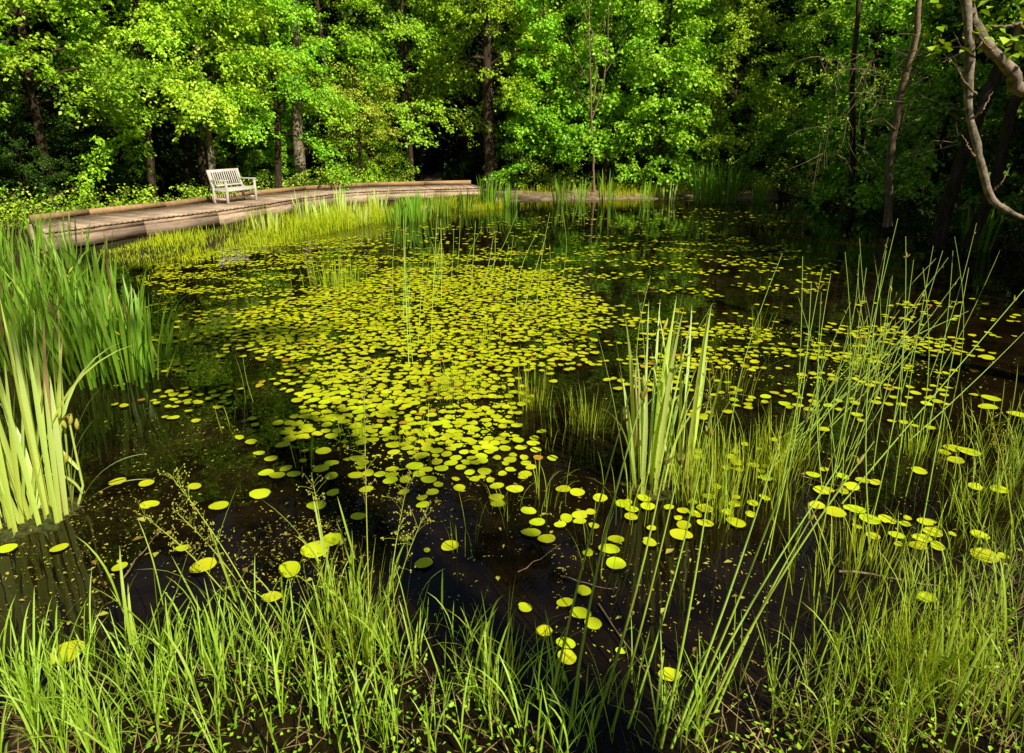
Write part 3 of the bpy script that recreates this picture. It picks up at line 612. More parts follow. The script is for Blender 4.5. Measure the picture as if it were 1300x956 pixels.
# ------------------------------------------------------------------ lily pads
def pad_mesh(seed, r=1.0):
    g = np.random.default_rng(seed); n = 18; th = np.linspace(0, 2 * math.pi, n, endpoint=False)
    rad = 1 + .04 * np.sin(2 * th + g.uniform(0, 6)) + .02 * np.sin(3 * th + g.uniform(0, 6)) + g.normal(0, .012, n)
    ex = g.uniform(.78, .95); z = .05 * np.sin(2 * th + g.uniform(0, 6)) + .02 * g.normal(0, 1, n) + .03
    if seed % 4 == 1: z = z + .32 * np.clip(np.cos(th - seed) - .55, 0, 1)
    if seed % 4 == 2: rad[seed] *= .72; rad[(seed + 1) % n] *= .9
    out = np.c_[np.cos(th) * rad, np.sin(th) * rad * ex, z]; mid = np.c_[np.cos(th) * .55, np.sin(th) * .55 * ex, z * .25]
    V = np.vstack([[[0, 0, -.015]], mid, out]); k = np.arange(n); k2 = (k + 1) % n
    return V, np.stack([np.zeros(n, int), 1 + k, 1 + k2], -1), np.stack([1 + k, 1 + n + k, 1 + n + k2, 1 + k2], -1)
PADS = [pad_mesh(s) for s in range(9)]
def add_pad(mb, v, c, r, rot, tint, tilt=(0, 0)):
    V, f3, f4 = PADS[v]
    if np.ndim(tint) == 0 and random.random() < .16:
        t_ = np.full(len(V), float(tint)); k0 = random.randrange(19, 34); t_[k0:k0 + random.randint(1, 4)] = .0; tint = t_
    ca, sa = math.cos(rot), math.sin(rot)
    Q = V * r; Q = np.c_[Q[:, 0] * ca - Q[:, 1] * sa, Q[:, 0] * sa + Q[:, 1] * ca, Q[:, 2] + Q[:, 0] * tilt[0] + Q[:, 1] * tilt[1]] + np.array(c)
    n0 = mb.n; mb.add(Q, f3, tint); mb.L.append((f4 + n0).ravel()); mb.S.append(np.full(len(f4), 4))
pad_me = []
for v in range(9):
    m = MB(); add_pad(m, v, (0, 0, 0), 1.0, 0, [.15, .35, .45, .5, .6, .7, .8, .9, .55][v]); me = m.mesh('lily_pad'); me.materials.append(M['pad']); me.polygons.foreach_set('use_smooth', np.ones(len(me.polygons), bool)); pad_me.append(me)
ISO = [(149,613,22,'lone lily pad right of the pale iris clump'),(186,615,20,'lone lily pad second right of the pale iris clump'),(247,619,20,None),(190,642,26,None),(278,644,26,None),(330,628,30,None),(338,602,22,None),(352,605,24,None),(373,603,22,None),(363,596,20,None),(232,698,20,None),
 (258,720,38,'large lily pad under the arching seed stems at lower left'),(152,722,20,None),(75,697,22,None),(10,698,22,None),(345,760,30,None),(400,700,44,'largest lily pad left of the foreground rush tuft'),(420,687,34,None),(368,725,40,None),(85,830,46,'big dark lily pad in the lower left grass'),(402,643,28,None),(423,627,22,None),
 (465,623,22,None),(513,626,18,None),(549,626,20,None),(536,633,18,None),(537,642,22,None),(455,657,24,None),(514,685,20,None),(538,717,28,'lone lily pad on dark water in the near centre'),(571,695,28,'lone lily pad just right of the near centre'),(542,700,12,None),
 (423,685,26,None),(630,633,24,None),(632,641,22,None),(671,650,26,None),(682,665,24,None),(674,678,30,None),(694,686,28,None),(719,660,24,None),(711,668,20,None),(737,655,28,None),(736,663,20,None),(750,651,18,None),(754,669,18,None),(762,634,26,None),(792,640,28,None),(802,648,20,None),(801,658,22,None),
 (773,698,32,None),(741,752,24,None),(717,767,26,None),(737,781,32,None),(753,794,28,None),(691,803,26,None),(718,818,30,None),(720,836,34,'broad lily pad nearest the bottom beside the first rush stem'),(666,773,24,None),(788,829,16,None),(850,858,34,None),
 (1167,599,20,None),(1032,604,18,None),(1046,597,14,None),(1070,606,20,None),(1046,624,28,None),(1069,625,20,None),(1081,619,24,None),(1096,611,20,None),(1110,614,18,None),(1037,643,24,None),(1060,652,30,None),(1085,648,28,None),
 (1250,707,34,'lone lily pad near the right grass'),(1176,761,28,'lone lily pad in the lower right water'),(1165,695,24,None),(1252,455,22,None),(1258,507,22,None),(1254,518,24,None),(1291,527,22,None),(934,665,30,None),(865,680,34,None),(868,668,26,None),(1230,575,26,None),(1210,570,22,None)]
taken = []
def near(x, y, r, f=.86):
    for (a, b, c_) in taken_grid.get((int(x // .3), int(y // .3)), ()):
        if (a - x) ** 2 + (b - y) ** 2 < (f * (r + c_)) ** 2: return True
    return False
taken_grid = {}
def take(x, y, r):
    i, j = int(x // .3), int(y // .3)
    for di in (-1, 0, 1):
        for dj in (-1, 0, 1): taken_grid.setdefault((i + di, j + dj), []).append((x, y, r))
pads = []
for px, py, wpx, lab in ISO:
    g_ = gp(px, py); sc_ = (wpx * .84 / FPX) * np.linalg.norm(g_ - np.array((0, 0, CAM_H))) * math.cos(math.atan((py - 433) / FPX)) / 2
    pads.append((g_[0], g_[1], sc_, lab)); take(g_[0], g_[1], sc_)
# areas: outline in the photograph, how full, what they are called
AREAS = [
 ([(395, 372), (520, 340), (700, 345), (765, 385), (740, 430), (700, 468), (640, 478), (600, 500), (520, 500), (380, 470), (300, 420), (300, 400)], .95, 'dense'),
 ([(540, 470), (640, 480), (665, 560), (650, 600), (600, 612), (555, 600), (520, 560), (480, 520)], .93, 'dense'),
 ([(400, 470), (520, 490), (560, 560), (560, 605), (480, 600), (400, 590), (370, 560), (380, 520)], .92, 'near'),
 ([(190, 372), (300, 352), (480, 345), (430, 400), (300, 420), (200, 400)], .40, 'left'),
 ([(200, 335), (330, 310), (470, 300), (480, 345), (300, 352), (190, 372)], .55, 'left'),
 ([(170, 430), (300, 420), (440, 480), (380, 500), (200, 520), (170, 470)], .38, 'shade'),
 ([(200, 510), (270, 500), (300, 520), (280, 532), (200, 525)], .5, 'shade'),
 ([(330, 500), (440, 490), (400, 560), (340, 600), (310, 560)], .22, 'shade'),
 ([(480, 322), (700, 320), (760, 350), (700, 360), (480, 352)], .36, 'back'),
 ([(480, 290), (640, 280), (700, 300), (700, 320), (480, 318)], .08, 'back'),
 ([(730, 300), (900, 290), (1060, 330), (1040, 372), (880, 380), (740, 350)], .16, 'back'),
 ([(860, 262), (990, 262), (1000, 290), (860, 285)], .07, 'back'),
 ([(620, 272), (860, 266), (860, 290), (620, 292)], .04, 'back'),
 ([(740, 380), (880, 375), (900, 410), (860, 430), (760, 420)], .07, 'back'),
 ([(700, 410), (800, 400), (805, 425), (780, 470), (700, 480), (690, 450)], .55, 'dense'),
 ([(800, 408), (960, 400), (990, 440), (900, 490), (800, 490)], .55, 'right'),
 ([(870, 395), (1240, 380), (1240, 425), (990, 440), (960, 400)], .13, 'right'),
 ([(990, 430), (1120, 418), (1240, 440), (1190, 480), (1060, 480), (980, 460)], .70, 'right'),
 ([(1110, 470), (1200, 462), (1238, 485), (1190, 496), (1110, 488)], .80, 'right'),
 ([(1050, 495), (1130, 480), (1190, 505), (1180, 532), (1130, 540), (1055, 515)], .62, 'right'),
 ([(860, 480), (1050, 470), (1050, 520), (960, 560), (860, 540)], .30, 'right'),
 ([(1230, 395), (1300, 400), (1300, 435), (1230, 430)], .25, 'right'),
 ([(1085, 632), (1180, 625), (1232, 670), (1190, 700), (1120, 680), (1070, 655)], .72, 'corner'),
 ([(1190, 590), (1235, 583), (1245, 615), (1200, 620)], .55, 'corner'),
 ([(560, 600), (650, 590), (660, 615), (600, 625), (560, 618)], .45, 'near'),
 ([(640, 560), (760, 590), (740, 640), (660, 630)], .10, 'near'),
 ([(420, 575), (560, 590), (560, 612), (470, 618), (420, 600)], .45, 'near'),
 ([(640, 500), (680, 520), (680, 590), (650, 600)], .35, 'near'),
 ([(840, 600), (960, 560), (1000, 640), (900, 700), (850, 680)], .30, 'right'),
 ([(750, 600), (850, 610), (850, 700), (750, 700)], .14, 'near'),
 ([(1240, 600), (1300, 600), (1300, 640), (1250, 640)], .3, 'corner'),
]
LABS = {'dense': 'yellow green lily pad packed in the bright mat at the centre', 'near': 'round lily pad at the near edge of the bright central mat', 'left': 'small lily pad floating off the left bank grasses',
        'shade': 'green lily pad in the shade between the iris bed and central mat', 'back': 'small flat lily pad on the dark far water', 'right': 'lily pad among the tall rushes right of centre', 'corner': 'lily pad in the bright cluster at lower right'}
def vnoise(x, y): return .5 + .5 * math.sin(x * 1.9 + 1.3 * math.sin(y * 1.2)) * math.sin(y * 2.3 + 1.7 * math.sin(x * 1.1 + 2))
random.seed(21)
for poly, dens, kind in AREAS:
    w_ = [gp(*p) for p in poly]; ar = abs(sum(w_[i][0] * w_[i - 1][1] - w_[i - 1][0] * w_[i][1] for i in range(len(w_)))) / 2
    tries = int(ar * 420 * dens) ; cap = ar * 95 * dens * 1.25; c0 = 0
    xs = [p[0] for p in w_]; ys = [p[1] for p in w_]; wp = [(p[0], p[1]) for p in w_]
    for _ in range(tries * 2):
        if c0 > cap: break
        x = random.uniform(min(xs) - .2, max(xs) + .2); y = random.uniform(min(ys) - .2, max(ys) + .2)
        if not inpoly(x + random.gauss(0, .12), y + random.gauss(0, .15), wp): continue
        vn = .65 * vnoise(x * 1.1, y * 2.3) + .35 * vnoise(x * 3.1 + 5, y * 4.9)
        if vn < (.53 if dens < .5 else .47 if dens < .9 else .22): continue
        r = random.uniform(.032, .056) if kind not in ('near', 'corner') else random.uniform(.044, .066) * (1.0 if random.random() < .85 else .6)
        if near(x, y, r, .88 if dens < .9 else .70): continue
        take(x, y, r); pads.append((x, y, r, kind)); c0 += 1
key = lambda p: -p[2] / (p[1] ** 2 + CAM_H ** 2) ** .5
order = sorted(range(len(pads)), key=lambda i: key(pads[i])); iso = set(range(len(ISO)))
indiv = list(iso) + [i for i in order if i not in iso][:300 - len(iso)]; ind = set(indiv)
random.seed(9)
for i in indiv:
    x, y, r, k = pads[i]
    o = bpy.data.objects.new('lily_pad', random.choice(pad_me)); col.objects.link(o)
    o.location = (x, y, .008 + random.uniform(0, .006)); o.rotation_euler = (random.gauss(0, .02), random.gauss(0, .02), random.uniform(0, 6.28)); o.scale = (r, r, r * .5)
    if i in iso:
        lab = k or ('scattered lily pad on the open dark water at left front' if x < -.4 and y < 5 else 'scattered lily pad on dark water around the near rush stems' if x < 1.6 else 'scattered lily pad on the dark water at right')
        tag(o, lab, 'lily pad', None if k else 'scattered ' + ('left' if x < -.4 else 'middle' if x < 1.6 else 'right') + ' lily pads')
    else: tag(o, LABS[k], 'lily pad', k + ' lily pads')
m = MB()
for i, (x, y, r, k) in enumerate(pads):
    if i in ind: continue
    add_pad(m, random.randrange(9), (x, y, .007 + random.uniform(0, .012)), r, random.uniform(0, 6.28), float(np.clip(random.gauss(.5, .22) if random.random() > .018 else .02, 0, 1)), (random.gauss(0, .03), random.gauss(0, .03)))
tag(m.build('lily_pad_mat', M['pad'], smooth=True), 'mass of small yellow green lily pads covering the middle of the pond', 'lily pads', kind='stuff')
print('PADS', len(pads))

# ------------------------------------------------------------------ grass (stuff)
def tillers(mb, base, h, leafL, leafW, per=4, spread=.35, tint=None, stemw=.004):
    keep_ = (np.sin(base[:, 0] * 7 + 2 * np.sin(base[:, 1] * 5)) * np.sin(base[:, 1] * 8 + base[:, 0] * 3) > -.25) | (rng.random(len(base)) < .25); base = base[keep_]
    n = len(base); az = rng.uniform(0, 6.28, n); ln = np.abs(rng.normal(0, spread, n))
    hh = h * rng.uniform(.4, 1.35, n)
    blades(mb, base, az, hh, stemw, ln * .6, ln * .5, seg=4, tint=rng.uniform(.1, .7, n), prof='stem')
    for k in range(per):
        f = (k + .6) / per; th = ln * .6 + ln * .3 * f
        P = base + np.c_[np.cos(az) * np.sin(th) * hh * f, np.sin(az) * np.sin(th) * hh * f, np.cos(th) * hh * f]
        a2 = az + math.pi * k + rng.normal(0, .8, n)
        keep = rng.random(n) > .12
        blades(mb, P[keep], a2[keep], (leafL * rng.uniform(.5, 1.25, n))[keep], (leafW * rng.uniform(.4, 1.1, n))[keep], rng.uniform(.05, .5, n)[keep], (rng.uniform(0, 1.25, n) ** 1.4)[keep], seg=6, fold=.35, tint=rng.uniform(0, 1, n)[keep])
def grass_area(name, label, polys, mat, fn, z=0.0, kind='stuff'):
    m = MB()
    for poly, n in polys:
        P = scatter(poly, n); P[:, 2] = np.maximum(ground_z(P[:, 0], P[:, 1]), -.03) - .01; fn(m, P)
    o = m.build(name, M[mat]); tag(o, label, 'grass', kind=kind); return o
random.seed(5)
grass_area('shore_grass', 'pale green blades of grass crowding the near shore at bottom left', [
  ([(165, 860), (330, 800), (480, 790), (560, 830), (640, 850), (720, 900), (720, 990), (130, 990)], 190),
  ([(400, 800), (560, 800), (620, 860), (420, 860)], 40), ([(0, 900), (160, 880), (160, 990), (0, 990)], 90), ([(0, 840), (130, 830), (170, 880), (0, 900)], 22), ([(690, 880), (890, 890), (890, 990), (690, 990)], 26)],
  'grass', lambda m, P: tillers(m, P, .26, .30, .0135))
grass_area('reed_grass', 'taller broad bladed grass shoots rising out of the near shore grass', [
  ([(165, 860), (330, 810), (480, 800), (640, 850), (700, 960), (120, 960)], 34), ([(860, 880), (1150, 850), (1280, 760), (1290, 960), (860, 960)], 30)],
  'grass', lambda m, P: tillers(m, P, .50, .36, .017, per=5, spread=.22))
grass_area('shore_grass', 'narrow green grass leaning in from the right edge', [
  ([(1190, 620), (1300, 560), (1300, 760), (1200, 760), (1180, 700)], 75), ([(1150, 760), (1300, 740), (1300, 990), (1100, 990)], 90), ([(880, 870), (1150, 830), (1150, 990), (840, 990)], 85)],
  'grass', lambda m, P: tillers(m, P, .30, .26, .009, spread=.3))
grass_area('wet_grass', 'thin upright sedge blades standing in the lower right water', [
  ([(1000, 700), (1150, 690), (1180, 790), (1150, 860), (1020, 860), (980, 800)], 90), ([(870, 570), (990, 560), (1010, 660), (900, 680), (850, 640)], 230), ([(1180, 560), (1300, 520), (1300, 600), (1200, 640)], 60), ([(1090, 800), (1260, 800), (1260, 900), (1080, 900)], 70)],
  'sedge', lambda m, P: blades(m, P, rng.uniform(0, 6.28, len(P)), rng.uniform(.18, .55, len(P)), rng.uniform(.005, .010, len(P)), np.abs(rng.normal(.08, .16, len(P))), rng.uniform(0, .9, len(P)), seg=6))
def strip_blades(hi):
    def f(m, P):
        n = len(P); nz = .55 + .45 * np.sin(P[:, 0] * 2.1 + 1.5 * np.sin(P[:, 1] * 1.3)) * np.sin(P[:, 1] * 1.7 + P[:, 0]); far = np.clip((P[:, 1] - 12.5) / 5, .35, 1)
        blades(m, P, rng.uniform(0, 6.28, n), hi * far * np.where(P[:, 1] < 17.5, .55, 1) * (.45 + .6 * nz) * rng.uniform(.4, 1.1, n), rng.uniform(.009, .02, n), np.abs(rng.normal(.05, .14, n)), rng.uniform(0, 1.1, n), seg=4, tint=np.clip(rng.normal(.35 + .3 * nz, .2, n), 0, 1))
    return f
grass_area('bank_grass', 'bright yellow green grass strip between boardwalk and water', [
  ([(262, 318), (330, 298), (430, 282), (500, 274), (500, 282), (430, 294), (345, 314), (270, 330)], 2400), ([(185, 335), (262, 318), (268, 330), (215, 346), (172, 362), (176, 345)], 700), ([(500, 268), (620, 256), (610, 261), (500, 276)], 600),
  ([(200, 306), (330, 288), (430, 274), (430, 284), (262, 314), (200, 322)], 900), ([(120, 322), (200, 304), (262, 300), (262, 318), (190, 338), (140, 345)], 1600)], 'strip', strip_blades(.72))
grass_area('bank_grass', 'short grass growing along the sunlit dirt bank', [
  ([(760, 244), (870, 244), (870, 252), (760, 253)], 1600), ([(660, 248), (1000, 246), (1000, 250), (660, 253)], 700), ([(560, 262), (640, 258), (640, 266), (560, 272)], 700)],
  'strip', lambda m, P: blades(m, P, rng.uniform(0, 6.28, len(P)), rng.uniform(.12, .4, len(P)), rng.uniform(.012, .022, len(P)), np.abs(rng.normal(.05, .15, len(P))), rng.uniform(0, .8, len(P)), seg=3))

grass_area('dead_thatch', 'dry straw coloured dead blades lying under the near shore grass', [
  ([(0, 900), (165, 850), (330, 805), (480, 800), (640, 860), (720, 990), (0, 990)], 620), ([(860, 890), (1150, 860), (1300, 700), (1300, 990), (840, 990)], 560)],
  'straw', lambda m, P: blades(m, P + (0, 0, .02), rng.uniform(0, 6.28, len(P)), rng.uniform(.08, .3, len(P)), rng.uniform(.003, .009, len(P)), rng.uniform(.9, 1.5, len(P)), rng.uniform(0, .4, len(P)), seg=4))
grass_area('low_weeds', 'tiny broad leaved weeds low among the near shore grass', [
  ([(165, 880), (330, 820), (480, 815), (620, 870), (720, 990), (130, 990)], 900), ([(880, 900), (1150, 870), (1300, 760), (1300, 990), (860, 990)], 600)],
  'maple', lambda m, P: leaves(m, P + np.c_[rng.normal(0, .03, (len(P), 2)), rng.uniform(.02, .12, len(P))], np.c_[rng.normal(0, 1, (len(P), 2)), rng.uniform(-.5, .3, len(P))], np.tile((0, 0, 1.0), (len(P), 1)) + rng.normal(0, .3, (len(P), 3)), rng.uniform(.012, .035, len(P)), rng.uniform(.008, .022, len(P)), rng.uniform(.1, .9, len(P)), lobed=True))
# ------------------------------------------------------------------ tufts standing in the water (things)
def tuft(name, label, cat, px, py, n, h, spread, w_=.007, lean=.12, curl=.35, mat='sedge', group=None, heads=0, br=None):
    b = gp(px, py); r = empty(name, (b[0], b[1], -.03)); tag(r, label, cat, group)
    m = MB(); P = np.c_[rng.normal(0, spread, n), rng.normal(0, spread, n), np.zeros(n)]
    out = np.arctan2(P[:, 1], P[:, 0]) + rng.normal(0, .6, n)
    blades(m, P, out, h * rng.uniform(.45, 1.1, n), w_ * rng.uniform(.6, 1.3, n), np.abs(rng.normal(lean, lean * .6, n)), rng.uniform(0, curl * 1.4, n), seg=6)
    m.build('blades', M[mat], r)
    return r
TF = [('sedge_tuft', 'upright sedge tuft on dark water right of the central mat', 677, 515, 85, .42, .085), ('sedge_tuft', 'darker sedge tuft between the upright tuft and the right irises', 742, 545, 80, .42, .10),
      ('sedge_tuft', 'bright low tuft growing through the middle of the pad mat', 575, 498, 120, .28, .16), ('sedge_tuft', 'bright tuft at the back of the pad mat', 425, 365, 150, .55, .22),
      ('sedge_tuft', 'sparse tuft on the left pads by the iris bed', 231, 438, 40, .42, .12), ('sedge_tuft', 'short bright tuft standing right of the tall rushes', 1168, 580, 60, .38, .08),
      ('sedge_tuft', 'fine leaved tuft rising at lower left centre', 462, 830, 75, .62, .09), ('sedge_tuft', 'fine leaved tuft at the bottom left of the thick rush stems', 640, 870, 40, .55, .07),
      ('sedge_tuft', 'dense sedge tuft at the foot of the right irises', 905, 640, 110, .50, .13), ('sedge_tuft', 'sedge tuft beside the lower right pad cluster', 1095, 720, 90, .40, .12),
      ('sedge_tuft', 'small arching grass tuft on the near centre water', 640, 650, 16, .32, .08), ('sedge_tuft', 'arching grass tuft left of the right irises', 690, 640, 22, .40, .09), ('sedge_tuft', 'loose arching tuft before the right irises', 800, 655, 26, .42, .10),
      ('sedge_tuft', 'tiny grass tuft at the base of the far rushes', 430, 445, 14, .2, .1), ('sedge_tuft', 'bright clumped tuft among the right rushes', 985, 600, 120, .50, .14), ('sedge_tuft', 'thin tuft low at the lower right', 1180, 870, 90, .45, .12)]
for nm, lab, px, py, n, h, sp in TF: tuft(nm, lab, 'sedge', px, py, n, h, sp, w_=.0062 if py > 420 else .009, curl=.35 if n > 40 else 1.5)

for k_, (px, py, n_, h_, lab) in enumerate([(452, 560, 12, .5, 'few thin blades rising among the near left pads of the mat'), (385, 600, 9, .35, 'few short blades at the near left edge of the mat'), (300, 545, 8, .3, 'few blades on the shaded water between iris bed and mat'), (520, 560, 14, .35, 'thin blades in the near part of the mat'),
   (610, 440, 26, .45, 'fine blades in the bright right part of the mat'), (700, 560, 14, .35, 'short blades right of the near mat edge'), (590, 690, 10, .35, 'few leaning blades on the open near water'), (760, 720, 16, .4, 'loose blades between the bottom rush stems'), (930, 500, 30, .5, 'fine blades on the pads left of the tall rush stand'),
   (1090, 470, 40, .5, 'fine blades among the far pads of the tall rush stand'), (960, 430, 22, .5, 'fine blades on the far side of the right pads'), (1230, 640, 24, .4, 'blades right of the lower right pad cluster'), (480, 400, 20, .45, 'fine blades in the back left of the mat'), (560, 340, 26, .6, 'fine blades at the back edge of the mat')]):
    tuft('sedge_tuft', lab, 'sedge', px, py, n_, h_, .09, w_=.006 if py > 480 else .008, lean=.14, curl=.6)

# ------------------------------------------------------------------ irises
def iris(label, px, py, n, h, spread=.12, w_=.03, lean=.12, mat='iris', az=None, parts=True, pods=0, flower=False, group=None, z=None, seed=0, curl=.18):
    g = np.random.default_rng(abs(seed + int(px))); b = gp(px, py); zz = (float(max(ground_z(b[0], b[1]), -.04)) if z is None else z)
    r = empty('iris_plant', (b[0], b[1], zz)); tag(r, label, 'iris', group)
    one = MB()
    for k in range(n):
        a = k * 2.4 + g.uniform(-.5, .5) if az is None else az + g.normal(0, 1.0)
        rr = spread * math.sqrt((k + .5) / n)
        P = np.array([[math.cos(a) * rr, math.sin(a) * rr, 0]])
        m = MB() if parts else one
        ln = abs(g.normal(lean, lean * .5)) * (.3 + rr / spread)
        blades(m, P, a, h * g.uniform(.62, 1.08), w_ * g.uniform(.75, 1.15), ln, g.uniform(0, curl) + (g.uniform(.6, 1.5) if g.random() < .1 else 0), seg=12, prof='sword', fold=.22, tint=g.uniform(0, 1), tilt_noise=.5, power=2.2)
        if parts:
            dead = g.random() < (.02 if mat == 'iris_pale' else .06); lf = m.build('leaf', M['straw' if dead else mat], r)
            if dead: lf['label'] = 'withered straw brown leaf'
    if not parts: one.build('leaves', M[mat], r)
    if mat == 'iris_pale' and parts:
        nu, nv = 26, 9; th = np.linspace(0, 2 * math.pi, nu, endpoint=False); ph = np.linspace(0, 1, nv)
        TH, PH = np.meshgrid(th, ph); rad_ = PH * spread * 1.9 * (1 + .14 * np.sin(3 * TH + px) + .08 * np.sin(7 * TH)); zz_ = .085 * np.cos(PH * math.pi / 2) - .02 + g.normal(0, .008, TH.shape)
        f_ = (np.arange(nv - 1)[:, None] * nu + np.arange(nu)[None]).ravel(); f2 = (np.arange(nv - 1)[:, None] * nu + (np.arange(nu)[None] + 1) % nu).ravel()
        m = MB(); m.add(np.stack([rad_ * np.cos(TH), rad_ * np.sin(TH), zz_], -1).reshape(-1, 3), np.stack([f_, f2, f2 + nu, f_ + nu], -1)); md = m.build('root_mound', M['moss'], r, smooth=True)
        m = MB(); nn = 260; aa = g.uniform(0, 6.28, nn); q_ = np.sqrt(g.uniform(0, 1, nn)); rr_ = q_ * spread * 1.9
        leaves(m, np.c_[rr_ * np.cos(aa), rr_ * np.sin(aa), .085 * np.cos(q_ * math.pi / 2) - .008], g.normal(0, 1, (nn, 3)), np.tile((0, 0, 1.0), (nn, 1)), g.uniform(.01, .04, nn), g.uniform(.004, .014, nn), g.uniform(0, .7, nn)); m.build('litter', M['straw'], md)['kind'] = 'stuff'
    for k in range(pods):
        a = g.uniform(0, 6.28); hh = h * g.uniform(.55, .85); rr = spread * .8
        top = np.array((math.cos(a) * (rr + .08), math.sin(a) * (rr + .08), hh))
        st = np.linspace(np.array((math.cos(a) * rr * .5, math.sin(a) * rr * .5, 0)), top, 5)
        m = MB(); m.tube(st, np.linspace(.006, .004, 5), 5, tint=.6); so_ = m.build('flower_stem', M['iris'], r)
        m = MB()
        for q in range(3):
            d = np.array((g.normal(0, .35), g.normal(0, .35), 1.0)); p0 = top - (0, 0, q * .07)
            pp = p0 + np.outer(np.linspace(0, .075, 6), d); m.tube(pp, np.array([.003, .009, .012, .011, .007, .001]), 6, tint=.4 + .5 * g.random())
        m.build('seed_pod', M['seed'], so_)
        if flower and k == 0:
            m = MB(); nn = 6; aa = np.linspace(0, 6.28, nn, endpoint=False)
            leaves(m, np.repeat(top[None] + (0, 0, .06), nn, 0), np.stack([np.cos(aa), np.sin(aa), np.where(np.arange(nn) % 2, .6, -.5)], -1), np.tile((0, 0, 1.0), (nn, 1)), np.full(nn, .065), np.full(nn, .04), np.full(nn, .5), lobed=True)
            m.build('petals', M['petal'], so_)
    return r
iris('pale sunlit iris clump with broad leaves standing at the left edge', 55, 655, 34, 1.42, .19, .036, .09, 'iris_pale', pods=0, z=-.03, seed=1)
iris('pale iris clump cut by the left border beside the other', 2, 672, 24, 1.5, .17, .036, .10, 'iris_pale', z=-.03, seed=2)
# bent side shoot with pods and arching leaves
b = gp(98, 640); r = empty('iris_shoot', (b[0], b[1], -.02)); tag(r, 'slim iris shoot with withered flower, seed pods and arching leaves right of the pale clump', 'iris')
m = MB(); m.tube(np.array([(0, 0, 0), (.05, .02, .15), (.06, .0, .4), (.06, 0, .62)]), (.009, .008, .007, .006), 7, tint=.5); m.build('flower_stem', M['iris_pale'], r, smooth=True)
for a, P0, L_x, W_x, ln, cu in ((.15, (.02, 0, .02), .62, .022, .5, 1.15), (-.05, (.02, 0, .0), .60, .02, .85, .85), (.3, (.06, 0, .42), .26, .028, .5, .3), (2.9, (.06, 0, .28), .30, .03, .75, .15), (3.3, (.05, 0, .1), .36, .032, .3, 2.2), (.2, (-.04, 0, 0), .5, .03, .2, .2)):
    m = MB(); blades(m, np.array([P0]), a, L_x, W_x, ln, cu, seg=12, prof='sword', fold=.3, tint=.8, tilt_noise=.15, power=1.3); m.build('leaf', M['iris_pale'], r)
m = MB()
for q, (x, z_) in enumerate(((.06, .60), (.10, .57), (.03, .58), (-.02, .33))):
    d = np.array((random.gauss(0, .3), 0, 1.0)); m.tube(np.array((x, 0, z_)) + np.outer(np.linspace(0, .08, 6), d), np.array([.004, .012, .015, .013, .008, .002]), 7, tint=.7)
m.build('seed_pod', M['seed'], r, smooth=True)
m = MB()
for k in range(5):
    a = k * 1.3; leaves(m, np.array([(.06, 0, .67)]), np.array([(math.cos(a), math.sin(a), .3 - .2 * k % 3)]), np.array([(0, 0, 1.0)]), [.035], [.02], [.1])
m.build('withered_flower', M['seed'], r)
LI = [(25, 470), (70, 478), (120, 486), (165, 488), (95, 455), (145, 462), (185, 470), (30, 430), (70, 425), (115, 430), (155, 435), (0, 405), (45, 395), (90, 398), (130, 402), (-10, 440), (5, 360), (50, 355), (95, 362), (150, 470)]
for px, py, n, h, lab in ((196, 482, 5, .75, 'few loose iris leaves leaning out at the right edge of the left bed'), (205, 455, 5, .7, 'sparse leaning iris leaves over the pads beside the left bed'), (190, 420, 6, .8, 'sparse iris leaves at the back right corner of the left bed')):
    iris(lab, px, py, n, h, .12, .022, .35, 'iris', seed=px, curl=.9)
wl_ = []
for i, (px, py) in enumerate(LI):
    iris('green iris clump in the %s of the large left bed' % ('front row' if py > 450 else 'middle rows' if py > 400 else 'back rows'), px, py, 19 if py > 380 else 14, 1.18 if px < 140 else 1.02, .21, .038, .13, 'iris', pods=1 if i % 3 == 0 else 0, flower=(i == 5),
         group='iris clumps in the ' + ('front' if py > 450 else 'middle' if py > 400 else 'back') + ' of the left bed', seed=i, curl=.5)
for px, py in ((10, 320), (45, 318), (85, 325), (-20, 310)):
    iris('shaded iris clump beside the near end of the boardwalk', px, py, 10, .95, .2, .034, .12, 'iris', parts=False, group='iris clumps by the boardwalk end', seed=px)
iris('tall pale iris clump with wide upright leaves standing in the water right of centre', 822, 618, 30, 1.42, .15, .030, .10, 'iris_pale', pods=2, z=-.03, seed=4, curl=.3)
iris('smaller pale iris clump right beside the tall one', 866, 610, 14, 1.3, .10, .026, .13, 'iris_pale', pods=1, z=-.03, seed=6)
